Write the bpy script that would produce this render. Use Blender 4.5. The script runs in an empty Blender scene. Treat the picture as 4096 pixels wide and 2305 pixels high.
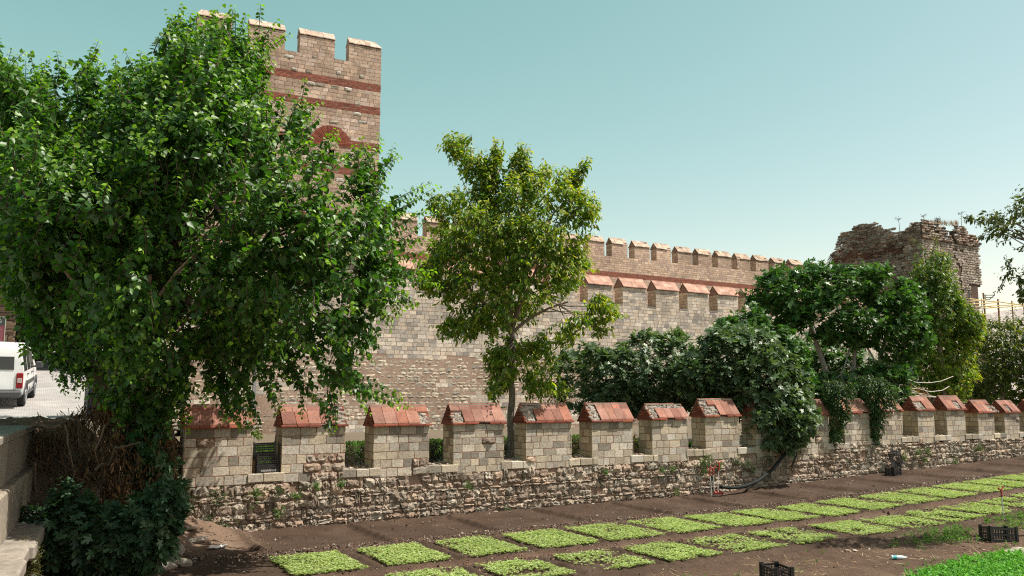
import bpy, math, random
import numpy as np
from mathutils import Vector

# ------------------------------------------------------------------ camera, world, sun, exposure
sc = bpy.context.scene
COL = sc.collection
R = math.radians
PITCH, AZ, EYE = 0.130233, 1.041552, 3.6
FWD_H = Vector((math.cos(AZ), math.sin(AZ), 0))
FWD = FWD_H * math.cos(PITCH) + Vector((0, 0, math.sin(PITCH)))
cam = bpy.data.cameras.new("camera")
cam.sensor_width = 36.0
cam.lens = 36.0 * 3264 / 4096
cam.clip_end = 6000
cam_o = bpy.data.objects.new("camera", cam)
COL.objects.link(cam_o)
cam_o.location = (0, 0, EYE)
cam_o.rotation_euler = FWD.to_track_quat('-Z', 'Y').to_euler()
sc.camera = cam_o

SUN_EL, SUN_AZ = R(60), R(-36)          # azimuth measured from +X
SUNV = Vector((math.cos(SUN_EL) * math.cos(SUN_AZ), math.cos(SUN_EL) * math.sin(SUN_AZ), math.sin(SUN_EL)))
sun = bpy.data.lights.new("sun", 'SUN')
sun.energy = 5.0
sun.angle = R(0.5)
sun.color = (1.0, 0.95, 0.86)
sun_o = bpy.data.objects.new("sun", sun)
COL.objects.link(sun_o)
sun_o.rotation_euler = (-SUNV).to_track_quat('-Z', 'Y').to_euler()

world = bpy.data.worlds.new("World")
sc.world = world
world.use_nodes = True
wn = world.node_tree
wn.nodes.clear()
w_out = wn.nodes.new('ShaderNodeOutputWorld')
w_bg = wn.nodes.new('ShaderNodeBackground')
w_sky = wn.nodes.new('ShaderNodeTexSky')
w_sky.sky_type = 'NISHITA'
w_sky.sun_disc = False
w_sky.sun_elevation = SUN_EL
w_sky.sun_rotation = math.atan2(SUNV.x, SUNV.y)
w_sky.air_density = 1.0
w_sky.dust_density = 1.0
w_sky.ozone_density = 1.0
w_sep = wn.nodes.new('ShaderNodeSeparateColor')
w_com = wn.nodes.new('ShaderNodeCombineColor')
wn.links.new(w_sky.outputs[0], w_sep.inputs[0])
SKY_GAIN = 0.69
for i, (pw, gn) in enumerate(((1.20, 3.0), (0.78, 1.68), (1.03, 1.45))):   # teal summer haze; the powers act on the sky's own brightness
    p_ = wn.nodes.new('ShaderNodeMath'); p_.operation = 'POWER'; p_.inputs[1].default_value = pw
    g_ = wn.nodes.new('ShaderNodeMath'); g_.operation = 'MULTIPLY'; g_.inputs[1].default_value = gn * SKY_GAIN * 0.1 ** (pw - 1)
    wn.links.new(w_sep.outputs[i], p_.inputs[0]); wn.links.new(p_.outputs[0], g_.inputs[0]); wn.links.new(g_.outputs[0], w_com.inputs[i])
wn.links.new(w_com.outputs[0], w_bg.inputs[0])
w_bg.inputs[1].default_value = 0.10
wn.links.new(w_bg.outputs[0], w_out.inputs[0])

sc.view_settings.view_transform = 'Standard'
sc.view_settings.look = 'None'
sc.view_settings.gamma = 1.0
sc.view_settings.exposure = 0.6
sc.render.engine = 'CYCLES'
sc.cycles.use_denoising = False
sc.cycles.filter_width = 1.15
sc.cycles.max_bounces = 5
sc.cycles.diffuse_bounces = 3
sc.cycles.transmission_bounces = 3
sc.cycles.transparent_max_bounces = 4

# ------------------------------------------------------------------ sight lines: a place seen in the photo -> metres
CX, CY, FPX = 2048.0, 1152.5, 3264.0
_rt = np.array([math.sin(AZ), -math.cos(AZ), 0.0])
_f3 = np.array(FWD)
_u3 = np.cross(_rt, _f3)
CAMP = np.array([0, 0, EYE])
def ray(u, v): return ((np.asarray(u, float) - CX) / FPX)[..., None] * _rt - ((np.asarray(v, float) - CY) / FPX)[..., None] * _u3 + _f3
def onY(u, v, Y): d = ray(u, v); return CAMP + d * (Y / d[..., 1:2])
def onZ(u, v, Z): d = ray(u, v); return CAMP + d * ((Z - EYE) / d[..., 2:3])
def atD(u, v, D): return CAMP + ray(u, v) * np.asarray(D, float)[..., None]

rng = np.random.default_rng(11)

# ------------------------------------------------------------------ object bookkeeping
def tag(o, label=None, cat=None, group=None, kind=None):
    if label: o['label'] = label
    if cat: o['category'] = cat
    if group: o['group'] = group
    if kind: o['kind'] = kind
    return o
def thing(name, label, cat, loc=(0, 0, 0), rz=0.0, group=None):
    o = bpy.data.objects.new(name, None)
    COL.objects.link(o)
    o.empty_display_size = 0.2
    o.location = loc
    o.rotation_euler = (0, 0, rz)
    return tag(o, label, cat, group)
def copy_tree(o, parent=None):
    c = o.copy()
    COL.objects.link(c)
    if parent is not None: c.parent = parent
    for ch in list(o.children): copy_tree(ch, c)
    return c

class MB:
    """collects verts, faces and one colour per vertex, and links them as one mesh object"""
    def __init__(s): s.v = []; s.f = []; s.c = []; s.n = 0
    def add(s, V, F, col=(1, 1, 1)):
        V = np.asarray(V, float).reshape(-1, 3)
        col = np.asarray(col, float)
        if col.ndim == 1: col = np.broadcast_to(col, V.shape)
        s.v.append(V); s.c.append(col)
        for f in (F if isinstance(F, list) else [F]):
            f = np.asarray(f, np.int64)
            if f.ndim == 1: f = f[None]
            s.f.append(f + s.n)
        s.n += len(V)
    def inst(s, T, F, P, M, S, col):
        """instances of template T (k,3) at P (n,3), frames M (n,3,3 columns = axes), sizes S (n,)"""
        n, k = len(P), len(T)
        if n == 0: return
        V = np.einsum('nij,kj->nki', M, T) * np.asarray(S).reshape(n, 1, 1) + P[:, None, :]
        col = np.asarray(col, float)
        if col.ndim == 2: col = np.repeat(col[:, None, :], k, 1)
        off = (np.arange(n) * k)[:, None, None]
        Fs = [(np.asarray(f)[None] + off).reshape(-1, np.asarray(f).shape[1]) for f in (F if isinstance(F, list) else [F])]
        s.add(V.reshape(-1, 3), Fs, col.reshape(-1, 3))
    def prism(s, c8, col=(1, 1, 1)):
        """c8: bottom four, then top four corners"""
        s.add(c8, np.array([[3, 2, 1, 0], [4, 5, 6, 7], [0, 1, 5, 4], [1, 2, 6, 5], [2, 3, 7, 6], [3, 0, 4, 7]]), col)
    def box(s, lo, hi, col=(1, 1, 1), fr=None):
        x0, y0, z0 = lo; x1, y1, z1 = hi
        V = np.array([[x0, y0, z0], [x1, y0, z0], [x1, y1, z0], [x0, y1, z0], [x0, y0, z1], [x1, y0, z1], [x1, y1, z1], [x0, y1, z1]], float)
        if fr is not None: V = fr.p(V)
        s.prism(V, col)
    def cbox(s, lo, hi, b=0.01, col=(1, 1, 1), fr=None):
        """box with chamfered edges"""
        lo = np.array(lo, float); hi = np.array(hi, float)
        V = []
        for zz, ins in ((lo[2], b), (lo[2] + b, 0), (hi[2] - b, 0), (hi[2], b)):
            x0, x1, y0, y1 = lo[0] + ins, hi[0] - ins, lo[1] + ins, hi[1] - ins
            k = b * .7
            V += [[x0 + k, y0, zz], [x1 - k, y0, zz], [x1, y0 + k, zz], [x1, y1 - k, zz], [x1 - k, y1, zz], [x0 + k, y1, zz], [x0, y1 - k, zz], [x0, y0 + k, zz]]
        V = np.array(V)
        if fr is not None: V = fr.p(V)
        F = [[8 * r + i, 8 * r + (i + 1) % 8, 8 * (r + 1) + (i + 1) % 8, 8 * (r + 1) + i] for r in range(3) for i in range(8)]
        s.add(V, [np.array(F), np.array([[7, 6, 5, 4, 3, 2, 1, 0]]), np.array([[24 + i for i in range(8)]])], col)
    def tube(s, pts, rad, sides=6, col=(1, 1, 1), cap=True):
        P = np.asarray(pts, float); n = len(P)
        rad = np.broadcast_to(np.asarray(rad, float), (n,))
        T = np.gradient(P, axis=0); T /= np.linalg.norm(T, axis=1, keepdims=True) + 1e-9
        ref = np.where(np.abs(T[:, 2:3]) > .9, np.array([[1., 0, 0]]), np.array([[0, 0, 1.]]))
        A = np.cross(T, ref); A /= np.linalg.norm(A, axis=1, keepdims=True) + 1e-9
        for i in range(1, n):
            a = A[i - 1] - T[i] * (A[i - 1] @ T[i]); A[i] = a / (np.linalg.norm(a) + 1e-9)
        B = np.cross(T, A)
        th = np.linspace(0, 2 * math.pi, sides, endpoint=False)
        V = P[:, None] + rad[:, None, None] * (np.cos(th)[None, :, None] * A[:, None] + np.sin(th)[None, :, None] * B[:, None])
        i = np.arange(n - 1)[:, None]; j = np.arange(sides)[None]; j2 = (j + 1) % sides
        F = np.stack([i * sides + j, i * sides + j2, (i + 1) * sides + j2, (i + 1) * sides + j], -1).reshape(-1, 4)
        fs = [F]
        if cap: fs += [np.arange(sides)[None, ::-1], np.arange(sides)[None] + (n - 1) * sides]
        s.add(V.reshape(-1, 3), fs, col)
    def build(s, name, mat, parent=None, smooth=False):
        me = bpy.data.meshes.new(name)
        V = np.concatenate(s.v) if s.v else np.zeros((0, 3))
        C = np.concatenate(s.c) if s.c else np.zeros((0, 3))
        tot = np.concatenate([np.full(len(f), f.shape[1]) for f in s.f]) if s.f else np.zeros(0, int)
        lv = np.concatenate([f.ravel() for f in s.f]) if s.f else np.zeros(0, int)
        me.vertices.add(len(V)); me.vertices.foreach_set('co', V.ravel().astype(np.float32))
        me.loops.add(len(lv)); me.loops.foreach_set('vertex_index', lv.astype(np.int32))
        me.polygons.add(len(tot))
        st = np.concatenate([[0], np.cumsum(tot)[:-1]]) if len(tot) else tot
        me.polygons.foreach_set('loop_start', st.astype(np.int32))
        me.polygons.foreach_set('loop_total', tot.astype(np.int32))
        me.polygons.foreach_set('use_smooth', np.full(len(tot), bool(smooth or 'leaf' in mat.name)))
        me.update(calc_edges=True)
        a = me.attributes.new('Col', 'FLOAT_COLOR', 'POINT')
        a.data.foreach_set('color', np.concatenate([C, np.ones((len(C), 1))], 1).astype(np.float32).ravel())
        me.materials.append(mat)
        o = bpy.data.objects.new(name, me)
        COL.objects.link(o)
        if parent is not None:
            o.parent = parent
        return o

class Frame:
    """local (along, into, up) -> world; outward normal is -into"""
    def __init__(s, O, ex=(1, 0, 0), ey=(0, 1, 0)):
        s.O = np.array(O, float); s.M = np.array([ex, ey, (0, 0, 1)], float)
    def p(s, V): return np.asarray(V, float) @ s.M + s.O
    def sub(s, O, turn=False):
        """turn=True: face looking along -along (a left-hand side face)"""
        if turn: return Frame(s.p(O), -s.M[1], s.M[0])
        return Frame(s.p(O), s.M[0], s.M[1])

def vnoise(x, y, seed=0):
    r = np.random.default_rng(seed).random((256, 256))
    xi = np.floor(x).astype(int); yi = np.floor(y).astype(int)
    fx = x - xi; fy = y - yi
    fx = fx * fx * (3 - 2 * fx); fy = fy * fy * (3 - 2 * fy)
    g = lambda a, b: r[a % 256, b % 256]
    return (g(xi, yi) * (1 - fx) + g(xi + 1, yi) * fx) * (1 - fy) + (g(xi, yi + 1) * (1 - fx) + g(xi + 1, yi + 1) * fx) * fy
def fbm(x, y, o=4, seed=0):
    t = 0; a = .5
    for k in range(o): t = t + a * (vnoise(x * 2 ** k, y * 2 ** k, seed + k) - .5); a *= .5
    return t
def smooth01(t): t = np.clip(t, 0, 1); return t * t * (3 - 2 * t)

# ------------------------------------------------------------------ materials
def new_mat(name):
    m = bpy.data.materials.new(name); m.use_nodes = True
    nt = m.node_tree; b = nt.nodes['Principled BSDF']
    return m, nt, b
def N(nt, t, **k):
    n = nt.nodes.new(t)
    for a, v in k.items(): setattr(n, a, v)
    return n
def mixrgb(nt, bt, fac, a, b):
    n = N(nt, 'ShaderNodeMix', data_type='RGBA', blend_type=bt)
    for i, x in ((0, fac), (6, a), (7, b)):
        if hasattr(x, 'type'): nt.links.new(x, n.inputs[i])
        else: n.inputs[i].default_value = x if i == 0 else (*x, 1)
    return n.outputs[2]
def noise(nt, scale, detail=4, rough=.6, coord='Object'):
    tc = N(nt, 'ShaderNodeTexCoord'); n = N(nt, 'ShaderNodeTexNoise')
    n.inputs['Scale'].default_value = scale; n.inputs['Detail'].default_value = detail; n.inputs['Roughness'].default_value = rough
    nt.links.new(tc.outputs[coord], n.inputs['Vector'])
    return n.outputs['Fac']
def ramp(nt, fac, stops):
    r = N(nt, 'ShaderNodeValToRGB'); e = r.color_ramp.elements
    e[0].position, e[0].color = stops[0][0], (*stops[0][1], 1)
    e[1].position, e[1].color = stops[-1][0], (*stops[-1][1], 1)
    for p, c in stops[1:-1]:
        x = e.new(p); x.color = (*c, 1)
    nt.links.new(fac, r.inputs[0])
    return r.outputs[0]
def attr(nt): return N(nt, 'ShaderNodeAttribute', attribute_name='Col').outputs['Color']

def stone_mat(name, fine=18, stain=.8, lo=.62, hi=1.22, bump=.5, rough=.9, dist=.02, stain_col=None, stain_at=(.52, .68)):
    m, nt, b = new_mat(name)
    c = attr(nt)
    f = noise(nt, fine, 6, .65)
    c = mixrgb(nt, 'MULTIPLY', 1.0, c, ramp(nt, f, [(.3, (lo,) * 3), (.7, (hi,) * 3)]))
    f2 = noise(nt, stain, 5, .6)
    c = mixrgb(nt, 'MULTIPLY', 1.0, c, ramp(nt, f2, [(.35, (.8, .78, .76)), (.6, (1.06, 1.05, 1.04))]))
    if stain_col:
        f3 = noise(nt, stain * 1.7, 6, .7)
        fac = ramp(nt, f3, [(stain_at[0], (0, 0, 0)), (stain_at[1], (.75, .75, .75))])
        c = mixrgb(nt, 'MIX', fac, c, stain_col)
    nt.links.new(c, b.inputs['Base Color'])
    b.inputs['Roughness'].default_value = rough
    b.inputs['Specular IOR Level'].default_value = .2
    bp = N(nt, 'ShaderNodeBump'); bp.inputs['Strength'].default_value = bump; bp.inputs['Distance'].default_value = dist
    nt.links.new(f, bp.inputs['Height']); nt.links.new(bp.outputs[0], b.inputs['Normal'])
    return m
def leaf_mat(name, rough=.38, trans=.35, tcol=(1.5, 1.7, .6), spec=.5):
    m, nt, b = new_mat(name)
    c = attr(nt)
    nt.links.new(c, b.inputs['Base Color'])
    b.inputs['Roughness'].default_value = rough
    b.inputs['Specular IOR Level'].default_value = spec
    t = N(nt, 'ShaderNodeBsdfTranslucent')
    nt.links.new(mixrgb(nt, 'MULTIPLY', 1.0, c, tcol), t.inputs[0])
    mx = N(nt, 'ShaderNodeMixShader'); mx.inputs[0].default_value = trans
    nt.links.new(b.outputs[0], mx.inputs[1]); nt.links.new(t.outputs[0], mx.inputs[2])
    nt.links.new(mx.outputs[0], nt.nodes['Material Output'].inputs[0])
    return m
def plain_mat(name, col=None, rough=.5, metal=0.0, spec=.5, var=.12, scale=6, bump=0):
    m, nt, b = new_mat(name)
    c = attr(nt) if col is None else None
    f = noise(nt, scale, 4)
    r = ramp(nt, f, [(.3, (1 - var,) * 3), (.7, (1 + var,) * 3)])
    if c is None:
        rgb = N(nt, 'ShaderNodeRGB'); rgb.outputs[0].default_value = (*col, 1); c = rgb.outputs[0]
    nt.links.new(mixrgb(nt, 'MULTIPLY', 1.0, c, r), b.inputs['Base Color'])
    b.inputs['Roughness'].default_value = rough
    b.inputs['Metallic'].default_value = metal
    b.inputs['Specular IOR Level'].default_value = spec
    if bump:
        bp = N(nt, 'ShaderNodeBump'); bp.inputs['Strength'].default_value = bump; bp.inputs['Distance'].default_value = .02
        nt.links.new(f, bp.inputs['Height']); nt.links.new(bp.outputs[0], b.inputs['Normal'])
    return m

M = {}
M['ashlar'] = stone_mat('pale ashlar', 22, .9, bump=.5, stain_col=(.10, .085, .07), stain_at=(.6, .78))
M['rubble'] = stone_mat('rubble stone', 30, 1.1, .6, 1.3, bump=.9, dist=.035)
M['ashlar_grey'] = stone_mat('grey ashlar', 9, .35, bump=.4, stain_col=(.14, .125, .11), stain_at=(.58, .74))
M['ashlar_pink'] = stone_mat('pink ashlar', 8, .3, bump=.4, stain_col=(.2, .14, .1), stain_at=(.62, .8))
M['ruin'] = stone_mat('ruined masonry', 5, .35, .55, 1.25, bump=.9, dist=.06, stain_col=(.07, .05, .04), stain_at=(.5, .7))
M['tile'] = stone_mat('terracotta', 14, 2.0, .75, 1.15, bump=.35, rough=.85, stain_col=(.16, .075, .05), stain_at=(.56, .75))
M['concrete'] = stone_mat('weathered stone slab', 12, .8, .7, 1.15, bump=.4, stain_col=(.12, .105, .09), stain_at=(.5, .7))
M['mulberry'] = leaf_mat('mulberry leaf', .42, .30, (1.8, 2.2, .4), .4)
M['ash'] = leaf_mat('yellow green leaf', .42, .42, (1.7, 1.6, .35))
M['fig'] = leaf_mat('fig leaf', .42, .25, (1.5, 1.8, .6))
M['dry'] = leaf_mat('dry leaf', .8, .25, (1.4, 1.1, .7), .15)
M['seedling'] = leaf_mat('seedling leaf', .6, .35, (1.3, 1.4, .6), .2)
M['bark'] = stone_mat('bark', 20, 2.5, .6, 1.2, bump=.8, dist=.02)
M['black_plastic'] = plain_mat('black plastic', (.012, .012, .013), .42, var=.3)
M['green_plastic'] = plain_mat('dark green plastic', (.01, .07, .05), .45)
M['red_plastic'] = plain_mat('red plastic', (.30, .032, .02), .5, scale=20)
M['pale_plastic'] = plain_mat('pale grey pipe', (.5, .5, .48), .45, scale=10)
M['steel'] = plain_mat('galvanised steel', (.33, .33, .33), .5, .6)
M['hose'] = plain_mat('black hose', (.012, .015, .014), .75, spec=.2, var=.5)

# ------------------------------------------------------------------ masonry
from mathutils import Matrix
def part(mb, name, mat, parent, smooth=False):
    """link a mesh built in world coordinates as a child of a top-level thing"""
    o = mb.build(name, mat, parent, smooth)
    o.matrix_parent_inverse = (Matrix.Translation(parent.location) @ parent.rotation_euler.to_matrix().to_4x4()).inverted() if parent.type == 'EMPTY' else Matrix.Identity(4)
    return o

def pick(pal, n, lo=.82, hi=1.14):
    pal = np.array(pal, float)
    return pal[rng.integers(0, len(pal), n)] * rng.uniform(lo, hi, (n, 1))

def courses(s0, s1, z0, z1, ch, lens, zj=0.0):
    """stone rectangles (sa, sb, za, zb) laid in rows"""
    out = []
    nr = max(1, round((z1 - z0) / ch)); h = (z1 - z0) / nr
    cuts = z0 + np.arange(nr + 1) * h
    cuts[1:-1] += rng.uniform(-zj, zj, nr - 1) * h
    for r in range(nr):
        s = s0 - rng.uniform(0, lens[0] * .5) if s1 - s0 > 4 else s0
        row = []
        while s < s1 - 1e-3:
            L = rng.uniform(*lens)
            e = s + L
            if s1 - e < lens[0] * .55: e = s1
            row.append((max(s, s0), min(e, s1), cuts[r], cuts[r + 1])); s = e
        out += row
    return np.array(out)

def lay(mb, fr, q, pal, joint=.014, relief=.02, jit=.004, lo=.82, hi=1.14, mask=None):
    relief *= .2; joint *= 1.1
    """flat dressed stones, bevelled"""
    if mask is not None: q = q[mask((q[:, 0] + q[:, 1]) / 2, (q[:, 2] + q[:, 3]) / 2)]
    n = len(q)
    if n == 0: return
    j = joint / 2
    sa, sb, za, zb = (q[:, i][:, None] for i in range(4))
    sa, sb, za, zb = sa + j, sb - j, za + j, zb - j
    ss = np.concatenate([sa, sb, sb, sa], 1); zz = np.concatenate([za, za, zb, zb], 1)
    ss = ss + rng.normal(0, jit, ss.shape); zz = zz + rng.normal(0, jit, zz.shape)
    cs, cz = ss.mean(1, keepdims=True), zz.mean(1, keepdims=True)
    b = relief * .55
    def ring(ins, d): return np.stack([ss - np.sign(ss - cs) * ins, np.broadcast_to(d, ss.shape), zz - np.sign(zz - cz) * ins], -1)
    rel = relief * rng.uniform(.7, 1.3, (n, 1)) + rng.normal(0, relief * .12, (n, 4))
    V = np.concatenate([ring(0, .02), ring(0, -rel + b), ring(b, -rel)], 1)
    F = np.array([[0, 1, 5, 4], [1, 2, 6, 5], [2, 3, 7, 6], [3, 0, 4, 7], [4, 5, 9, 8], [5, 6, 10, 9], [6, 7, 11, 10], [7, 4, 8, 11], [8, 9, 10, 11]])
    c = pick(pal, n, lo, hi)
    mb.add(fr.p(V.reshape(-1, 3)), (F[None] + (np.arange(n) * 12)[:, None, None]).reshape(-1, 4), np.repeat(c, 12, 0))

def lay_rough(mb, fr, q, pal, joint=.02, relief=.06, irr=.18, lo=.7, hi=1.2, mask=None, nx=6, nz=5, lump=.42):
    """undressed stones: irregular outline, domed and lumpy face"""
    if mask is not None: q = q[mask((q[:, 0] + q[:, 1]) / 2, (q[:, 2] + q[:, 3]) / 2)]
    n = len(q)
    if n == 0: return
    a = np.linspace(-1, 1, nx); c = np.linspace(-1, 1, nz)
    A, Cc = np.meshgrid(a, c); A, Cc = A.ravel(), Cc.ravel(); k = nx * nz
    rr = 1 - .10 * (np.abs(A) ** 4) * (np.abs(Cc) ** 4)
    hw = ((q[:, 1] - q[:, 0]) / 2 - joint / 2)[:, None]; hh = ((q[:, 3] - q[:, 2]) / 2 - joint / 2)[:, None]
    m = np.minimum(hw, hh)
    skew = rng.normal(0, .16, (n, 1)) * m * Cc; rot = rng.normal(0, .07, (n, 1))
    S = (q[:, 0] + q[:, 1])[:, None] / 2 + A * rr * hw + skew + rng.normal(0, irr * .55, (n, k)) * m
    Z = (q[:, 2] + q[:, 3])[:, None] / 2 + Cc * rr * hh + rot * A * hw * .6 + rng.normal(0, irr * .5, (n, k)) * m
    edge = (np.maximum(np.abs(A), np.abs(Cc)) > .99)
    dome = (1 - np.abs(A) ** 5) * (1 - np.abs(Cc) ** 5)
    base = rng.uniform(.4, 1.3, (n, 1))
    tilt = rng.normal(0, .3, (n, 1)) * A + rng.normal(.12, .35, (n, 1)) * Cc
    layer = rng.normal(0, .22, (n, nz))[:, np.repeat(np.arange(nz), nx)]          # weathered bedding runs along the stone
    D = relief * (base * (.35 + .65 * dome) + (tilt + layer + rng.normal(0, lump, (n, k))) * .55 * (~edge))
    D = np.where(edge, relief * base * rng.uniform(.2, .75, (n, k)), np.maximum(D, relief * .08))
    V = np.stack([S, -D, Z], -1)
    # skirt
    bi = [i for i in range(nx)] + [nx * (r + 1) - 1 for r in range(1, nz)] + [nx * (nz - 1) + i for i in range(nx - 2, -1, -1)] + [nx * r for r in range(nz - 2, 0, -1)]
    SK = V[:, bi].copy(); SK[:, :, 1] = .03
    V = np.concatenate([V, SK], 1)
    F = [[r * nx + i, r * nx + i + 1, (r + 1) * nx + i + 1, (r + 1) * nx + i] for r in range(nz - 1) for i in range(nx - 1)]
    L = len(bi)
    F += [[bi[(i + 1) % L], bi[i], k + i, k + (i + 1) % L] for i in range(L)]
    F = np.array(F); kk = k + L
    col = pick(pal, n, lo, hi)
    mb.add(fr.p(V.reshape(-1, 3)), (F[None] + (np.arange(n) * kk)[:, None, None]).reshape(-1, 4), np.repeat(col, kk, 0))

def voussoirs(mb, fr, sc_, zc, r0, r1, a0, a1, n, pal, relief=.03, th=.75):
    for i in range(n):
        m_ = a0 + (a1 - a0) * (i + .5) / n; w = (a1 - a0) / n * th / 2
        for (ra, rb) in ((r0, (r0 + r1) / 2 - .01), ((r0 + r1) / 2 + .01, r1)) if i % 2 else ((r0, r1),):
            p = []
            rel = relief * rng.uniform(.6, 1.2)
            for y in (.03, -rel):
                for (r, a) in ((ra, m_ - w), (rb, m_ - w * .9), (rb, m_ + w * .9), (ra, m_ + w)):
                    p.append((sc_ + r * math.cos(a), y, zc + r * math.sin(a)))
            mb.prism(fr.p(np.array(p)), pick(pal, 1)[0])

def gable_cap(mb, fr, s0, s1, d, ze, h, ov=.05, rows=2, cols=5, pal=None, brick=None, mortar=(.3, .26, .22), th=.035, missing=(), ragged=.012, ends=True, slab=True, hip0=0, hip1=0):
    """gabled top of a merlon: eaves course, brick gable ends, tiles on both slopes"""
    w = s1 - s0; mid = d / 2
    if slab:   # thin course of bricks under the eaves
        x = s0 - ov
        while x < s1 + ov - .02:
            L = min(rng.uniform(.3, .44), s1 + ov - x)
            if rng.random() > .06: mb.cbox((x + .005, -ov - .045 + rng.uniform(-.012, .012), ze - .055 + rng.normal(0, .004)), (x + L - .005, d + ov, ze), .008, pick(brick, 1, .75, 1.15)[0], fr)
            x += L
    # inner core (rough mortar)
    hc = h - .045
    V = np.array([[s0 + .02, .0, ze], [s1 - .02, .0, ze], [s1 - .02, d, ze], [s0 + .02, d, ze], [s0 + .02 + hip0, mid, ze + hc], [s1 - .02 - hip1, mid, ze + hc]])
    mb.add(fr.p(V), [np.array([[0, 1, 5, 4], [2, 3, 4, 5]]), np.array([[1, 2, 5], [3, 0, 4]])], mortar)
    if brick is not None and ends:
        nb = max(3, int(h / .075))
        for side in (0, 1):
            for k in range(nb):
                z = ze + k * h / nb; f = 1 - (k + .5) / nb
                y0, y1 = mid - mid * f, mid + mid * f
                if y1 - y0 < .06: continue
                x = (s0 - .025, s0 + .09) if side == 0 else (s1 - .09, s1 + .025)
                ns = max(1, round((y1 - y0) / .22))
                for t in range(ns):
                    a, b = y0 + (y1 - y0) * t / ns, y0 + (y1 - y0) * (t + 1) / ns
                    mb.cbox((x[0] + rng.uniform(-.01, .01), a + .006, z + .006), (x[1], b - .006, z + h / nb - .008), .006, pick(brick, 1, .7, 1.1)[0], fr)
    # tiles
    for face in (0, 1):
        for r in range(rows):
            b0, b1 = r / rows, (r + 1) / rows
            if rows == 2: b0, b1 = ((0, .64), (.64, 1.0))[r]
            edges = np.linspace(s0 - ov * .1, s1 + ov * .1, cols + 1)
            edges[1:-1] += rng.uniform(-.05, .05, cols - 1) * w / cols * 2
            for k in range(cols):
                if face == 0 and (r, k) in missing: continue
                if face == 1 and rows == 2 and rng.random() < .08: continue
                g = .006
                sa, sb = edges[k] + g, edges[k + 1] - g
                lift = rng.uniform(0, ragged); rot = rng.normal(0, ragged * .25)
                P = []
                for t in (0, th):
                    for (s, b) in ((sa, b0 - .03), (sb, b0 - .03), (sb, b1 - .01), (sa, b1 - .01)):
                        hs = (hip0 * b if abs(s - s0) < abs(s - s1) and k == 0 and s == sa else 0) - (hip1 * b if k == cols - 1 and s == sb else 0)
                        y = -ov + (mid + ov) * b
                        z = ze + h * b + (t + lift + (rot if s == sa else -rot) + (.012 if r == 0 and rows == 2 and b < .5 else 0))
                        if face: y = d - y
                        P.append((s + hs, y, z))
                P = np.array(P)
                if face: P = P[[1, 0, 3, 2, 5, 4, 7, 6]]
                mb.prism(fr.p(P), pick(pal, 1, .78, 1.18)[0])
    # ridge mortar strip
    mb.box((s0 + .03 + hip0, mid - .05, ze + h - .03), (s1 - .03 - hip1, mid + .05, ze + h + .012), np.array(mortar) * 1.1, fr)

MORTAR = (.25, .145, .105)
PAL_A = [(.44, .385, .30), (.47, .42, .34), (.40, .345, .265), (.43, .40, .34), (.36, .32, .26), (.46, .40, .30), (.25, .225, .185), (.48, .44, .37)]
PAL_R = [(.38, .305, .235), (.43, .355, .28), (.31, .25, .195), (.39, .34, .275), (.38, .285, .215), (.28, .22, .172), (.35, .305, .25)]
PAL_TILE = [(.265, .13, .095), (.29, .145, .105), (.23, .108, .082), (.285, .152, .117), (.31, .132, .09)]
PAL_BRICK = [(.30, .085, .05), (.26, .07, .045), (.34, .11, .065), (.24, .075, .055)]
PAL_B = [(.57, .505, .425), (.61, .55, .47), (.51, .455, .385), (.57, .48, .385), (.46, .415, .36), (.37, .34, .305), (.60, .52, .42)]
PAL_C = [(.58, .425, .32), (.61, .46, .35), (.51, .375, .29), (.59, .45, .32), (.46, .345, .28)]
PAL_D = [(.49, .355, .265), (.52, .39, .30), (.42, .305, .235), (.47, .37, .285), (.40, .30, .225), (.51, .40, .335)]
PAL_BAND = [(.29, .088, .055), (.25, .07, .045), (.33, .105, .065), (.22, .065, .045)]

def patch_mask(seed, scale, thr):
    return lambda s, z: (fbm(s * scale + 7.3 * seed, z * scale * 1.6 + 3.1, 3, seed) > thr)

# ---- the low wall along the garden
YA = 21.5
def gz_wall(x): return .2 + .026 * np.clip(np.asarray(x, float) - 20, 0, 30)
frA = Frame((0, YA, 0))
wallA = thing('moat_wall', 'low rubble wall with gabled red tiled merlons along the vegetable garden', 'wall', (3, YA, 0))
mbA = MB()
mbA.box((2.3, .06, -.5), (66, .75, 1.58), (.30, .205, .155), frA)
q = courses(2.3, 66, -.1, 1.62, .15, (.13, .42), .36)
q = q[(q[:, 3] < 1.37) | (q[:, 0] > 27)]
# let some rows merge into big blocks and some split into slivers
tall = rng.random(len(q)) < .12
q[tall, 3] += .1
sl = rng.random(len(q)) < .15
q[sl, 2] += .05
q = q[rng.random(len(q)) > .03]
lay_rough(mbA, frA.sub((0, .05, 0)), q, PAL_R, .012, .07, .26, mask=lambda s, z: z > gz_wall(s) - .12, nx=7, nz=5, lump=.45)
# small chinking stones
qc = []
for _ in range(1500):
    s = rng.uniform(2.4, 45); z = rng.uniform(.15, 1.4); w = rng.uniform(.04, .1); qc.append((s, s + w, z, z + rng.uniform(.03, .06)))
lay_rough(mbA, frA.sub((0, .05, 0)), np.array(qc), PAL_R, .004, .06, .2, nx=3, nz=3)
part(mbA, 'rubble_base', M['rubble'], wallA)

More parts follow.
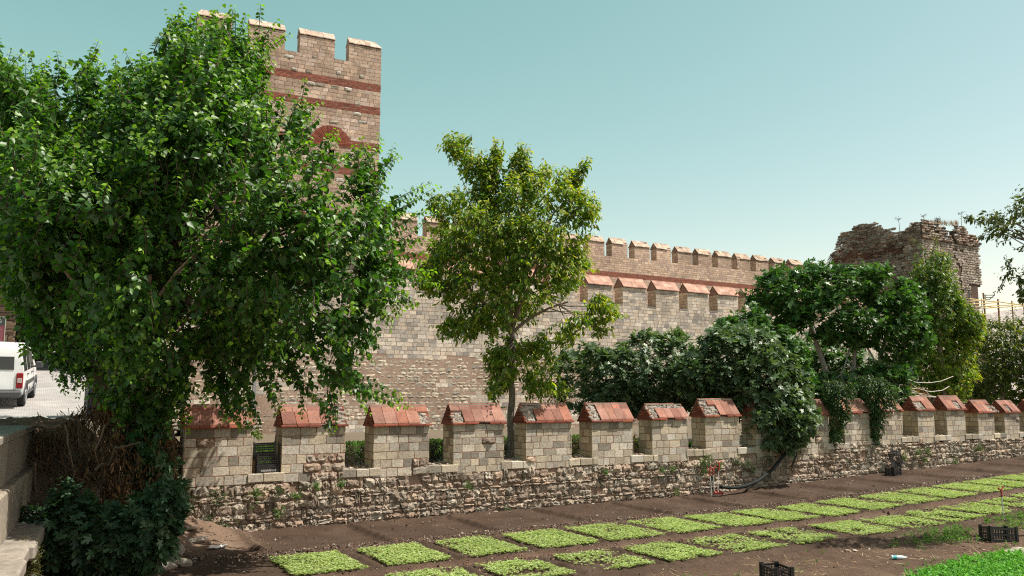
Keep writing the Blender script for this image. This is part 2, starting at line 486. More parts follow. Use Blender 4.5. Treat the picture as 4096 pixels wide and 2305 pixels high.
A_L = [3.30, 5.68, 8.18, 10.61, 13.06, 15.52, 17.99, 20.38, 22.85, 25.3, 27.78, 30.21, 32.46, 34.51, 36.87, 38.98, 41.3, 43.7, 46.1, 48.5, 50.9]
A_R = [4.97, 7.40, 9.87, 12.32, 14.76, 17.2, 19.6, 22.03, 24.3, 26.82, 29.31, 31.4, 33.64, 35.93, 38.18, 40.25, 42.8, 45.2, 47.6, 50, 52.4]
A_L[9:12] = [25.22, 27.72, 29.9]
A_E = [2.83, 2.82, 2.79, 2.80, 2.80, 2.79, 2.82, 2.89, 2.88, 2.9, 2.92, 2.97, 2.98, 2.99, 2.84, 2.82] + [2.85] * 6
A_H = [.50, .49, .50, .52, .52, .52, .46, .55, .5, .5, .5, .52, .54, .55, .5, .5] + [.5] * 6
A_MISS = {0: [(1, 4)], 1: [(0, 4), (1, 4)], 2: [(0, 4)], 3: [(0, 0)], 4: [(1, 0), (1, 1), (0, 0)], 5: [(1, 0), (0, 0)], 6: [(1, k) for k in range(5)] + [(0, 0)],
          7: [(0, 0), (0, 1), (1, 0)], 11: [(0, 1), (0, 2)], 12: [(0, 0), (0, 1)], 13: [(0, 2)], 14: [(0, 3), (0, 4)], 15: [(0, 1)]}
DEP = .72
for n, (x0, x1) in enumerate(zip(A_L, A_R)):
    mb = MB()
    ze = A_E[n]; zb = 1.36 + (.0 if n < 11 else .22)
    mb.box((x0 + .02, .02, zb), (x1 - .02, DEP - .02, ze - .04), MORTAR, frA)
    ch = .232 if n in (0, 1) else rng.choice([.2, .215, .225])
    low = [patch_mask(n, .9, .13), None][n % 2 if n not in (1, 2) else 0]
    rough = (lambda s, z, n=n, x0=x0: ((s > x0 + .75) & (z < 2.15)) if n == 1 else (((s > x0 + 1.2) & (z < 1.9)) if n == 2 else (fbm(s * 1.6 + n * 9, z * 2.4, 2, n) > .21)))
    q = courses(x0, x1, zb, ze - .05, ch, (.2, .5), .05)
    f1 = frA.sub((0, .02, 0))
    lay(mb, f1, q, PAL_A, .018, .022, .005, mask=lambda s, z: ~rough(s, z))
    lay_rough(mb, f1, q, PAL_R, .03, .05, .22, mask=rough)
    for side in (0, 1):
        fs = Frame((x0 + .02, YA + DEP, 0), (0, -1, 0), (1, 0, 0)) if side == 0 else Frame((x1 - .02, YA, 0), (0, 1, 0), (-1, 0, 0))
        lay(mb, fs, courses(0, DEP, zb, ze - .05, ch, (.2, .42), .05), [np.array(c) * (1.12, 1.03, .92) for c in PAL_A], .018, .02, .005)  # side stones tinted lighter and warmer to carry bounced light in their colour
    fb = Frame((x1, YA + DEP - .02, 0), (-1, 0, 0), (0, -1, 0))
    lay(mb, fb, courses(0, x1 - x0, zb, ze - .05, ch, (.25, .5)), PAL_A, .018, .02, .005)
    mo = part(mb, 'merlon', M['ashlar'], wallA)
    mb = MB()
    gable_cap(mb, frA, x0, x1, DEP, ze, A_H[n], .045, 2, 5 if n < 8 else 4, PAL_TILE, PAL_BRICK, (.27, .235, .2), .04, A_MISS.get(n, ()), .007)
    # lumps of bare mortar where tiles have gone
    for (r, k) in A_MISS.get(n, ()):
        cols = 5 if n < 8 else 4
        for _ in range(16):
            s = x0 + (x1 - x0) * (k + rng.random()) / cols; b = (0 if r == 0 else .64) + rng.random() * (.6 if r == 0 else .34)
            y = (DEP / 2) * b; z = ze + A_H[n] * b * .93
            if z > ze + A_H[n] * .97: continue
            e = rng.uniform(.03, .07)
            mb.cbox((s - e, y - e * .8, z - .06), (s + e, y + e * .8, z + e * .35), e * .3, pick([(.3, .27, .23), (.36, .32, .28), (.24, .2, .17)], 1)[0], frA)
    part(mb, 'tiled_cap', M['tile'], mo)
# sill slabs in the gaps
mb = MB()
gaps = [(2.35, 3.3)] + list(zip(A_R[:-1], A_L[1:]))
for n, (a, b) in enumerate(gaps):
    z1 = 1.62 + (.1 if n >= 7 else 0) + (.14 if n >= 11 else 0)
    x = a - .12 if n else a
    while x < b + .1:
        L = rng.uniform(.35, .55)
        mb.cbox((x + .006, -.01 + rng.uniform(-.012, .012), z1 - .22), (min(x + L, b + .25) - .006, rng.uniform(.4, .7), z1 + rng.uniform(-.02, .015)), .015, pick(PAL_A, 1)[0], frA)
        x += L
    for _ in range(26):   # crumbs of stone and soil lying on the sill
        s = rng.uniform(a, b); e = rng.uniform(.015, .05); y = rng.uniform(.1, .7)
        mb.cbox((s - e, y - e, z1 - .02), (s + e, y + e, z1 + e), e * .35, pick([(.3, .26, .2), (.2, .14, .1), (.38, .33, .27)], 1)[0], frA)
part(mb, 'sill_stones', M['ashlar'], wallA)

# ---- the tall grey wall behind the terrace
YB = 45.0
frB = Frame((0, YB, 0))
wallB = thing('outer_wall', 'tall grey ashlar wall with pink tiled merlons behind the trees', 'wall', (40, YB, 1.4))
mb = MB()
mb.box((3.2, 0, 5.9), (76, 1.2, 9.8), (.27, .18, .135), frB); mb.box((3.2, 0, .5), (76, 1.2, 5.9), (.33, .235, .18), frB)
topB = lambda s: 5.85 + .5 * fbm(s * .25, s * 0, 2, 5) + .12 * np.round(np.sin(s * .9))
q = courses(3.2, 76, 1.2, 9.8, .239, (.28, .62), .03)
mix = lambda s, z: (z > topB(s)) | (patch_mask(3, .42, .08)(s, z) & (z < 4.6))
lay(mb, frB, q, PAL_B, .024, .022, .006, .74, 1.14, mask=mix)
q2 = courses(3.2, 76, 1.2, 6.6, .2, (.22, .6), .2)
q2 = q2[rng.random(len(q2)) > .05]
lay_rough(mb, frB.sub((0, .02, 0)), q2, [np.array(c) * (.92, .91, .86) for c in PAL_B], .02, .034, .3, .72, 1.1, mask=lambda s, z: ~mix(s, z), lump=.45, nx=5, nz=4)
part(mb, 'masonry', M['ashlar_grey'], wallB)
for k in range(-10, 13):
    x0 = 35.29 + 3.0 * k; x1 = x0 + 2.17
    mb = MB()
    mb.box((x0 + .02, .02, 9.8), (x1 - .02, .93, 11.1), (.31, .215, .165), frB)
    lay(mb, frB.sub((0, .02, 0)), courses(x0, x1, 9.8, 11.1, .23, (.3, .6), .03), PAL_B, .024, .022, .006, .78, 1.12)
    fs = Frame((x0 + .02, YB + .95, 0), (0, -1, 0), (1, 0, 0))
    lay(mb, fs, courses(0, .95, 9.8, 11.1, .23, (.28, .5), .03), [(.66, .50, .38), (.70, .55, .42), (.60, .45, .34)], .024, .02, .006)  # lighter orange side stones: sunlight bounced between merlons, put into the colour
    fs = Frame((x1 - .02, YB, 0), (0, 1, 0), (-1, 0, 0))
    lay(mb, fs, courses(0, .95, 9.8, 11.1, .23, (.28, .5), .03), [(.66, .50, .38), (.70, .55, .42), (.60, .45, .34)], .024, .02, .006)  # same side colours with the bounced light painted in
    mo = part(mb, 'merlon', M['ashlar_grey'], wallB)
    mb = MB()
    gable_cap(mb, frB, x0, x1, .95, 11.12, .68, .09, 3, 5, [(.42, .25, .19), (.46, .28, .215), (.39, .225, .17)], None, (.36, .2, .15), .045, (), .01, slab=False)
    part(mb, 'tiled_cap', M['tile'], mo)
mb = MB()
for k in range(-11, 13):
    a = 35.29 + 3.0 * (k - 1) + 2.17; mb.cbox((max(a, 3.3), -.015, 9.72), (a + .83, 1.1, 9.83), .02, pick([(.2, .19, .175), (.3, .28, .25)], 1)[0], frB)
part(mb, 'sill_stones', M['ashlar_grey'], wallB)

# ---- the high inner wall
YC = 64.0
frC = Frame((0, YC, 0))
wallC = thing('inner_wall', 'high pinkish city wall with a red brick band and stone capped merlons', 'wall', (45, YC, 1.4))
mb = MB()
mb.box((17, 0, .5), (84, 3.5, 16.9), (.27, .165, .12), frC)
mb.box((17, 0, 16.9), (84, .9, 17.25), (.33, .2, .15), frC)
lay(mb, frC, courses(17, 84, 7, 15.17, .245, (.3, .6), .03), PAL_C, .026, .02, .006, .8, 1.12)
lay(mb, frC, courses(17, 84, 15.68, 17.25, .24, (.3, .6), .03), PAL_C, .026, .02, .006, .8, 1.12)
part(mb, 'masonry', M['ashlar_pink'], wallC)
mb = MB()
q = courses(17, 84, 15.18, 15.67, .082, (.3, .46))
lay(mb, frC, q[rng.random(len(q)) > .015], PAL_BAND, .022, .018, .003, .75, 1.15)
part(mb, 'brick_band', M['tile'], wallC)
for k in range(-9, 12):
    x0 = 46.06 + 2.87 * k; x1 = x0 + 2.0
    if x0 < 18: continue
    mb = MB(); e = rng.uniform(-.06, .06)
    mb.box((x0 + .02, .02, 17.2), (x1 - .02, .95, 18.48 + e), (.33, .2, .15), frC)
    lo = .8 * rng.uniform(.8, 1.05)
    lay(mb, frC.sub((0, .02, 0)), courses(x0, x1, 17.25, 18.48 + e, .215, (.28, .55), .03), PAL_C, .026, .02, .006, lo, lo + .3)
    for fs in (Frame((x0 + .02, YC + .97, 0), (0, -1, 0), (1, 0, 0)), Frame((x1 - .02, YC, 0), (0, 1, 0), (-1, 0, 0))):
        lay(mb, fs, courses(0, .97, 17.25, 18.48 + e, .215, (.28, .5), .03), PAL_C, .026, .02, .006)
    mo = part(mb, 'merlon', M['ashlar_pink'], wallC)
    mb = MB()
    gable_cap(mb, frC, x0, x1, .97, 18.5 + e, .62, .04, 3, 4, [(.44, .34, .26), (.40, .29, .22), (.47, .37, .29)], [(.36, .2, .14), (.42, .3, .22)], (.38, .27, .2), .06, [(rng.integers(0, 3), rng.integers(0, 4))], .05, slab=False)
    part(mb, 'stone_cap', M['ashlar_pink'], mo)

# ---- the square tower
TO = np.array([18.68, 49.13, 0]); tx = np.array([.99665, -.0818, 0]); ty = np.array([.0818, .99665, 0])
frD = Frame(TO, tx, ty)
tower = thing('square_tower', 'tall square tower with brick bands and four merlons rising behind the big tree', 'tower', tuple(TO))
TW, TD = 11.6, 9.5
winD = [(-3.1, 18.2, 19.12, .42), (-8.3, 18.2, 19.12, .42)]
arcD = [(-3.2, 19.38), (-8.3, 19.38)]
bands = [(23.42, 23.92), (21.85, 22.34), (19.38, 19.88), (17.6, 18.06), (14.6, 15.1), (11.8, 12.3)]
def clearD(s, z):
    ok = np.ones(len(s), bool)
    for (c, za, zb, w) in winD: ok &= ~((np.abs(s - c) < w / 2 + .12) & (z > za - .05) & (z < zb + .05))
    for (c, zc) in arcD: ok &= ~((np.hypot(s - c, z - zc) < 1.36) & (z > zc - .1))
    return ok
mb = MB()
CM = (.25, .15, .115)
# core as slabs round the two window slots
mb.box((-TW + .03, .6, .5), (-.03, TD - .03, 25.2), CM, frD)
edges = [-TW + .03, -8.51, -8.09, -3.31, -2.89, -.03]
for i in range(5):
    if i in (1, 3):
        mb.box((edges[i], .0, .5), (edges[i + 1], .6, 18.2), CM, frD); mb.box((edges[i], .0, 19.12), (edges[i + 1], .6, 25.2), CM, frD)
    else: mb.box((edges[i], .0, .5), (edges[i + 1], .6, 25.2), CM, frD)
zs = [.8] + sorted(sum([list(b) for b in bands], [])) + [25.2]
for a, b in zip(zs[0::2], zs[1::2]):
    q = courses(-TW, 0, a, b, .25, (.32, .68), .03)
    rgh = lambda s, z: clearD(s, z) & (rng.random(len(s)) < .1)
    isr = rng.random(len(q)) < (.16 if 22.3 < a + .1 < 23 or 22.3 < b < 24 else .06)
    lay(mb, frD, q[~isr], PAL_D, .024, .022, .006, .78, 1.16, mask=clearD)
    lay_rough(mb, frD, q[isr], [(.42, .38, .31), (.36, .31, .24), (.45, .42, .36)], .03, .04, .15, mask=clearD)
    fs = Frame(frD.p((-TW + .03, TD, 0)), -ty, tx)
    lay(mb, fs, courses(0, TD, a, b, .25, (.32, .68), .03), PAL_D, .024, .022, .006)
# stones inside the arches, and jambs
for (c, zc) in arcD:
    q = courses(c - .55, c + .55, zc - .05, zc + .5, .2, (.28, .5))
    lay(mb, frD, q, PAL_D, .024, .012, .006, mask=lambda s, z: np.hypot(s - c, z - zc) < .47)
    q = courses(c - .33, c + .33, 19.14, zc, .24, (.6, .7)); lay(mb, frD, q, PAL_D, .02, .02)
    for sg in (-1, 1): lay(mb, frD, courses(min(c + sg * .22, c + sg * .38), max(c + sg * .22, c + sg * .38), 18.15, 19.12, .24, (.3, .4)), PAL_D, .02, .02)
part(mb, 'masonry', M['ashlar_pink'], tower)
for (a, b) in bands:
    mb = MB()
    for fr_, s0, s1 in ((frD, -TW - .02, .02), (Frame(frD.p((-TW + .03, TD, 0)), -ty, tx), 0, TD)):
        q = courses(s0, s1, a, b, .083, (.3, .5))
        lay(mb, fr_, q[rng.random(len(q)) > .03], PAL_BAND, .026, .035, .004, .72, 1.18, mask=clearD if fr_ is frD else None)
    part(mb, 'brick_band', M['tile'], tower)
for (c, zc) in arcD:
    mb = MB()
    voussoirs(mb, frD, c, zc, .56, 1.32, -.02, math.pi + .02, 46, PAL_BAND, .035)
    part(mb, 'brick_arch', M['tile'], tower)
for (c, za, zb, w) in winD:
    mb = MB()
    for bx in (((c - w / 2 - .05, -.012, za), (c - w / 2, .5, zb)), ((c + w / 2, -.012, za), (c + w / 2 + .05, .5, zb)), ((c - w / 2 - .05, -.014, zb), (c + w / 2 + .05, .5, zb + .06)), ((c - w / 2 - .05, -.02, za - .06), (c + w / 2 + .05, .5, za))): mb.box(*bx, (.34, .22, .16), frD)
    part(mb, 'window', M['ashlar_pink'], tower)
for (s0, s1, h0, h1) in ((-11.55, -9.45, .3, 0), (-8.47, -6.27, 0, 0), (-5.38, -3.11, 0, 0), (-2.2, 0.0, 0, .32)):
    mb = MB()
    mb.box((s0 + .02, .02, 25.1), (s1 - .02, .83, 26.42), CM, frD)
    lay(mb, frD.sub((0, .02, 0)), courses(s0, s1, 25.2, 26.42, .244, (.3, .62), .03), PAL_D, .024, .022, .006, .76, 1.12)
    for fs in (Frame(frD.p((s0 + .02, .85, 0)), -ty, tx), Frame(frD.p((s1 - .02, 0, 0)), ty, -tx)):
        lay(mb, fs, courses(0, .85, 25.2, 26.42, .244, (.3, .6), .03), PAL_D, .024, .02, .006, .76, 1.1)
    mo = part(mb, 'merlon', M['ashlar_pink'], tower)
    mb = MB()
    gable_cap(mb, frD, s0, s1, .85, 26.44, .52, .03, 2, 6, [(.46, .36, .29), (.42, .31, .24), (.48, .39, .32)], [(.42, .29, .21), (.46, .33, .25)], (.4, .29, .22), .05, (), .025, slab=False, hip0=h0, hip1=h1, ends=not (h0 or h1))
    part(mb, 'stone_cap', M['ashlar_pink'], mo)

# ---- the ruined tower far right
EX, EY = 78.0, 50.0
ruin = thing('ruined_tower', 'crumbling brown tower ruin with cracked walls and broken top', 'tower', (EX, EY, 0))
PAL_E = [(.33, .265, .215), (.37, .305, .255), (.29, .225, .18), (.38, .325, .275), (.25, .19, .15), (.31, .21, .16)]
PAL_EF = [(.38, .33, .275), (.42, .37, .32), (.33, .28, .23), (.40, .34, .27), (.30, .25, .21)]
LS = np.array([0, .8, 1, 2.9, 3.0, 4, 5.2, 6.6, 8, 9.5, 10.4, 11])       # distance back from the front corner, left side
LT = np.array([21.3, 21.4, 20.8, 20.7, 21.2, 21.3, 22.1, 22.3, 22.1, 21.7, 20.6, 19.2])
FS = np.array([0, .2, 1.4, 2.6, 4.6, 4.7, 5.6, 5.7, 6.8, 8.4, 10.2])
FT = np.array([20.6, 21.6, 21.75, 21.5, 21.0, 20.0, 19.9, 21.6, 21.7, 21.0, 20.7])
topL = lambda s: np.interp(11 - s, LS, LT) + .25 * (vnoise(s * 2.3, s * 0 + 3, 4) - .5)
topF = lambda s: np.interp(s, FS, FT) + .25 * (vnoise(s * 2.3, s * 0 + 9, 4) - .5)
frEL = Frame((EX, EY + 11, 0), (0, -1, 0), (1, 0, 0))
frEF = Frame((EX, EY, 0))
mb = MB()
for fr_, L, top in ((frEL, 11, topL), (frEF, 10.2, topF)):
    ss = np.arange(0, L, .3)
    for s in ss:
        w = min(.3, L - s); e = 0 if not (fr_ is frEF and s > 8.2) else rng.uniform(0, .6)
        if fr_ is frEF and s > 9.3:
            zt = float(topF(np.array([s]))[0])
            mb.box((s, .1, 15.2), (s + w, 2.5, zt - .1), (.13, .085, .065), fr_); mb.box((s, .7, 0), (s + w - .2, 2.5, 15.2), (.13, .085, .065), fr_)
        else: mb.box((s, .06, 0), (s + w, 1.0 if fr_ is frEF else 2.2, float(top(np.linspace(s - .7, s + w + .7, 9)).min()) - .15), (.13, .085, .065), fr_)
q = courses(0, 11, 6, 22.6, .27, (.3, .8), .2)
arE = [(1.0, 18.2), (3.6, 18.2), (7.0, 18.3)]
def okL(s, z):
    ok = z < topL(s)
    for (c, zc) in arE: ok &= ~((np.hypot(s - c, z - zc) < 1.75) & (z > zc))
    for (c, zc) in arE[1:]: ok &= ~((np.abs(s - c - .1) < .4) & (z < zc - .9) & (z > zc - 1.9))
    return ok & (rng.random(len(s)) > .04)
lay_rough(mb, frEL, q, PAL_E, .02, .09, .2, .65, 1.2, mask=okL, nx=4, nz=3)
# the crumbled upper courses step out and in
q = courses(0, 11, 18.9, 22.6, .22, (.3, .9), .3)
lay_rough(mb, frEL.sub((0, -.1, 0)), q, PAL_E, .02, .2, .22, .65, 1.25, mask=lambda s, z: (z < topL(s)) & (fbm(s * .7, z * 1.4, 3, 8) > -.02), nx=4, nz=3)
for (c, zc) in arE:
    q = courses(c - .6, c + .6, zc - .5, zc + .6, .22, (.3, .5)); lay_rough(mb, frEL, q, PAL_E, .03, .05, .2, mask=lambda s, z: (np.hypot(s - c, z - zc) < .55) | (z < zc), nx=4, nz=3)
def okF(s, z):
    crack = np.abs(s - (6.1 + .35 * np.sin(z * .9) + .2 * np.sin(z * 2.7))) < .13
    crack2 = (np.abs(s - (2.0 + .3 * np.sin(z * 1.3))) < .1) & (z > 16)
    hole = (s > 8.2) & (z < 15.3) & (z > 13.9)
    edge = s < np.where(z > 15.2, 10.2, 9.1 + .5 * np.sin(z * 3.1) + .3 * np.sin(z * 7))
    return (z < topF(s)) & ~crack & ~crack2 & ~hole & edge & (rng.random(len(s)) > .03)
q = courses(0, 10.4, 5, 22.4, .26, (.3, .8), .15)
up = lambda s, z: okF(s, z) & (z > 19.6)
dn = lambda s, z: okF(s, z) & (z <= 19.6)
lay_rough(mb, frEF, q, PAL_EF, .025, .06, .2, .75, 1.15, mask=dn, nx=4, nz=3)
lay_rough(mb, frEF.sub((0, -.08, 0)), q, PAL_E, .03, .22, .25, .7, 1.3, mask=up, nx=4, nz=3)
part(mb, 'masonry', M['ruin'], ruin)
for (c, zc) in arE:
    mb = MB()
    voussoirs(mb, frEL, c, zc, .6, 1.7, .05, math.pi - .05, 30, [(.22, .10, .07), (.27, .13, .09), (.18, .08, .06), (.27, .19, .14)], .09, .6)
    part(mb, 'brick_arch', M['ruin'], ruin)

# ------------------------------------------------------------------ ground
def bed_soil_mat():
    m, nt, b = new_mat('garden soil')
    f = noise(nt, 30, 8, .7); f2 = noise(nt, 1.2, 5, .6); f3 = noise(nt, 90, 3, .6)
    c = ramp(nt, f2, [(.3, (.045, .029, .020)), (.55, (.066, .044, .031)), (.75, (.088, .061, .045))])
    c = mixrgb(nt, 'MULTIPLY', 1.0, c, ramp(nt, f, [(.3, (.55, .53, .5)), (.7, (1.45, 1.42, 1.4))]))
    c = mixrgb(nt, 'MIX', ramp(nt, f3, [(.68, (0, 0, 0)), (.76, (.55, .55, .55))]), c, (.26, .19, .13))
    c = mixrgb(nt, 'MULTIPLY', 1.0, c, attr(nt))
    nt.links.new(c, b.inputs['Base Color']); b.inputs['Roughness'].default_value = .95; b.inputs['Specular IOR Level'].default_value = .15
    bp = N(nt, 'ShaderNodeBump'); bp.inputs['Strength'].default_value = .9; bp.inputs['Distance'].default_value = .03
    nt.links.new(f, bp.inputs['Height']); nt.links.new(bp.outputs[0], b.inputs['Normal'])
    return m
M['soil'] = bed_soil_mat()

ROW1 = [4.6 + 2.87 * k for k in range(20)]                       # cross ridges of the bare row
ROW2 = [(4.5, 5.95), (6.4, 7.8), (8.25, 9.65), (10.05, 11.6), (11.95, 13.6), (13.95, 15.5), (15.9, 17.4), (17.75, 19.2), (19.6, 21.0), (21.4, 22.85), (23.3, 24.95), (25.35, 26.9), (27.3, 28.8), (29.2, 30.7), (31.1, 32.6), (33, 34.5), (34.9, 36.4)]
ROW3 = [(5.95, 7.45), (7.86, 9.2), (9.7, 11.15), (11.55, 12.95), (13.3, 14.95), (15.35, 16.95), (17.6, 19.2), (19.55, 21.05), (21.3, 22.8), (23.2, 24.7), (25.1, 26.6), (27, 28.5), (28.9, 30.4)]
R2Y, R3Y = (15.82, 17.72), (13.32, 14.85)
def ridge(d, w): return np.exp(-(d / w) ** 2)
def garden_z(X, Y):
    X = np.asarray(X, float); Y = np.asarray(Y, float)
    wob = .08 * (fbm(X * .6, Y * .6, 2, 21)); X2 = X + wob * 2; Y2 = Y + .12 * fbm(X * .5, Y * .1, 2, 22)
    z = gz_wall(X) - .02
    h = np.zeros_like(z)
    for y0, w, a in ((18.2, .16, .07), (18.45, .12, .05), (15.64, .09, .055), (15.02, .08, .05), (13.12, .10, .06), (12.6, .12, .05), (21.25, .14, .07)): h = np.maximum(h, a * ridge(Y2 - y0, w))
    h = h - .07 * ridge(Y2 - 15.33, .16)- .03 * ridge(Y2 - 12.85, .12)
    m1 = (Y2 > 18.3) & (Y2 < 21.3)
    d = np.min(np.abs(X2[..., None] - np.array(ROW1)), -1); h = np.where(m1, np.maximum(h, .115 * ridge(d, .09)), h)
    for rows, (ya, yb) in ((ROW2, R2Y), (ROW3, R3Y)):
        cuts = np.array([(rows[i][1] + rows[i + 1][0]) / 2 for i in range(len(rows) - 1)])
        mm = (Y2 > ya - .15) & (Y2 < yb + .2)
        d = np.min(np.abs(X2[..., None] - cuts), -1); h = np.where(mm, np.maximum(h, .07 * ridge(d, .08)), h)
    rough = np.where(Y < 12.7, .07, .028)
    h = h + rough * fbm(X * 2.4, Y * 2.4, 4, 23) + .085 * fbm(X * 9, Y * 9, 3, 24) * (.35 + (np.abs(h) > .03))
    # slope of rubble and earth up to the bridge in the corner
    t = smooth01((3.6 - X) / 3.0) * smooth01((Y - 16.6) / 4.6)
    h = h + 2.45 * t + .25 * t * fbm(X * 1.5, Y * 1.5, 3, 25)
    t2 = smooth01((5.0 - X) / 1.6) * smooth01((Y - 19.3) / 1.8)
    h = h + .38 * t2 * (1 + .5 * fbm(X * 3, Y * 3, 3, 26))
    return z + h
def grid_mesh(mb, xs, ys, zf, col=None):
    X, Y = np.meshgrid(xs, ys); Z = zf(X, Y)
    V = np.stack([X, Y, Z], -1).reshape(-1, 3); nx = len(xs); ny = len(ys)
    i = np.arange(ny - 1)[:, None]; j = np.arange(nx - 1)[None]
    F = np.stack([i * nx + j, i * nx + j + 1, (i + 1) * nx + j + 1, (i + 1) * nx + j], -1).reshape(-1, 4)
    mb.add(V, F, (1, 1, 1) if col is None else col(X, Y).reshape(-1, 3))
def soil_col(X, Y):
    c = np.ones(X.shape + (3,))
    path = ridge(Y - 15.33, .2)[..., None]
    c = c * (1 + path * np.array([.9, .85, .85]))
    weeds = smooth01((12.9 - Y) / .8)[..., None]
    c = c * (1 + weeds * np.array([.45, .42, .38]))
    corner = (smooth01((5.2 - X) / 1.2) * smooth01((Y - 18.6) / 1.2))[..., None]
    return c * (1 + corner * np.array([1.6, 1.75, 1.8]))
mb = MB()
xs = np.concatenate([np.arange(-1, 24, .06), np.arange(24, 40, .1), np.arange(40, 66, .4)])
ys = np.concatenate([np.arange(4, 11.5, .1), np.arange(11.5, 21.62, .055)])
grid_mesh(mb, xs, ys, garden_z, soil_col)
tag(mb.build('garden_ground', M['soil'], smooth=True), kind='structure')

# far ground, terrace
def earth_mat(name, a, b_, c_):
    m, nt, b = new_mat(name)
    f = noise(nt, .6, 8, .7)
    nt.links.new(ramp(nt, f, [(.3, a), (.5, b_), (.7, c_)]), b.inputs['Base Color'])
    b.inputs['Roughness'].default_value = .95
    return m
M['earth'] = earth_mat('dry earth', (.09, .065, .045), (.12, .09, .06), (.09, .10, .045))
mb = MB()
mb.add([[-2500, -2500, -.6], [2500, -2500, -.6], [2500, 2500, -.6], [-2500, 2500, -.6]], [[0, 1, 2, 3]])
tag(mb.build('ground', M['earth']), kind='structure')
mb = MB()
edgeX = lambda Y: -1.64 + .0818 * Y
def road_z(Y): Y = np.asarray(Y, float); return 2.95 + .0625 * np.clip(Y - 24, 0, 4) + .085 * np.clip(Y - 28, 0, 70)
def terr_z(X, Y):
    t = smooth01((4.3 + .0818 * (Y - 21) - X) / 1.8)
    return 1.5 + (np.minimum(road_z(Y) - .02, 60) - 1.5) * t + .05 * fbm(X * .8, Y * .8, 3, 31)
grid_mesh(mb, np.concatenate([np.arange(2.0, 8, .3), np.arange(8, 112, 1.5)]), np.arange(22.2, 47, .5), terr_z)
tag(mb.build('terrace_ground', M['earth'], smooth=True), kind='structure')
mb = MB()
grid_mesh(mb, np.arange(50, 140, 3.), np.arange(46.2, 160, 3.), lambda X, Y: 1.5 + 0 * X + .3 * fbm(X * .1, Y * .1, 2, 33))
tag(mb.build('inner_ground', M['earth'], smooth=True), kind='structure')

# cobbled road climbing to the gate
def cobble_mat():
    m, nt, b = new_mat('cobbles')
    tc = N(nt, 'ShaderNodeTexCoord'); br = N(nt, 'ShaderNodeTexBrick')
    br.inputs['Scale'].default_value = 1.0; br.inputs['Brick Width'].default_value = .13; br.inputs['Row Height'].default_value = .1; br.inputs['Mortar Size'].default_value = .012
    br.inputs['Color1'].default_value = (.36, .34, .32, 1); br.inputs['Color2'].default_value = (.32, .305, .29, 1); br.inputs['Mortar'].default_value = (.24, .225, .21, 1)
    nt.links.new(tc.outputs['Object'], br.inputs['Vector'])
    f = noise(nt, 1.0, 6, .65)
    nt.links.new(mixrgb(nt, 'MULTIPLY', 1.0, br.outputs['Color'], ramp(nt, f, [(.3, (.75,) * 3), (.7, (1.2,) * 3)])), b.inputs['Base Color'])
    b.inputs['Roughness'].default_value = .8
    bp = N(nt, 'ShaderNodeBump'); bp.inputs['Strength'].default_value = .6; bp.inputs['Distance'].default_value = .02
    nt.links.new(br.outputs['Fac'], bp.inputs['Height']); bp.invert = True
    nt.links.new(bp.outputs[0], b.inputs['Normal'])
    return m
M['cobble'] = cobble_mat()
mb = MB()
ys = np.concatenate([np.arange(-6, 24, 1.), np.arange(24, 100, .5)])
V = []; 
for y in ys:
    z = float(road_z(y)); xr = edgeX(y) + (2.75 * float(smooth01((y - 22.6) / .8)))
    V += [[-16 + .08 * y, y, z], [edgeX(y) - 3, y, z], [xr - .02, y, z]]
n_ = len(ys)
mb.add(V, np.array([[3 * i + j, 3 * i + j + 1, 3 * (i + 1) + j + 1, 3 * (i + 1) + j] for i in range(n_ - 1) for j in range(2)]))
tag(mb.build('road', M['cobble']), kind='structure')

# side wall of the bridge: plastered upper wall on big blocks, a ledge and rubble below
rd = np.array([.0818, .99665, 0]); rn = np.array([.99665, -.0818, 0])
frR = Frame((-1.64, 0, 0), rd, -rn)                        # looking at the face from the garden: along = away, outward = +X
bridge = thing('bridge_wall', 'pale weathered stone side wall of the bridge beside the white van', 'wall', (-.4, 15, 0))
mb = MB()
mb.box((2, .02, -.5), (26, .6, 2.88), (.30, .275, .235), frR)
x = 2
while x < 26:
    L = rng.uniform(1.5, 2.4); mb.cbox((x + .008, -.07, 2.82), (x + L - .008, .62, 2.955), .02, pick([(.29, .27, .235), (.26, .245, .21)], 1, .9, 1.1)[0], frR)
    mb.cbox((x + .006 + .4, -.03, 2.12), (x + L + .4 - .006, .3, 2.82), .012, pick([(.30, .28, .24), (.32, .30, .25)], 1, .92, 1.08)[0], frR); x += L
x = 2
while x < 26:
    L = rng.uniform(.8, 1.6); mb.cbox((x + .006, -.2, 1.36), (x + L - .006, .2, 2.13), .03, pick([(.30, .265, .21), (.27, .235, .185)], 1, .9, 1.1)[0], frR); x += L
part(mb, 'upper_blocks', M['concrete'], bridge)
mb = MB(); x = 2
while x < 26:
    L = rng.uniform(.7, 1.5); mb.cbox((x + .008, -.62 + rng.uniform(-.04, .04), 1.14), (x + L - .008, .1, 1.37 + rng.uniform(-.01, .01)), .04, pick([(.31, .275, .23), (.28, .25, .21)], 1, .9, 1.1)[0], frR); x += L
part(mb, 'ledge', M['concrete'], bridge)
mb = MB()
mb.box((2, -.42, -.5), (26, .3, 1.14), (.22, .17, .13), frR)
lay_rough(mb, frR.sub((0, -.42, 0)), courses(2, 26, -.2, 1.14, .2, (.25, .6), .2), PAL_R, .03, .07, .2)
part(mb, 'rubble_footing', M['rubble'], bridge)

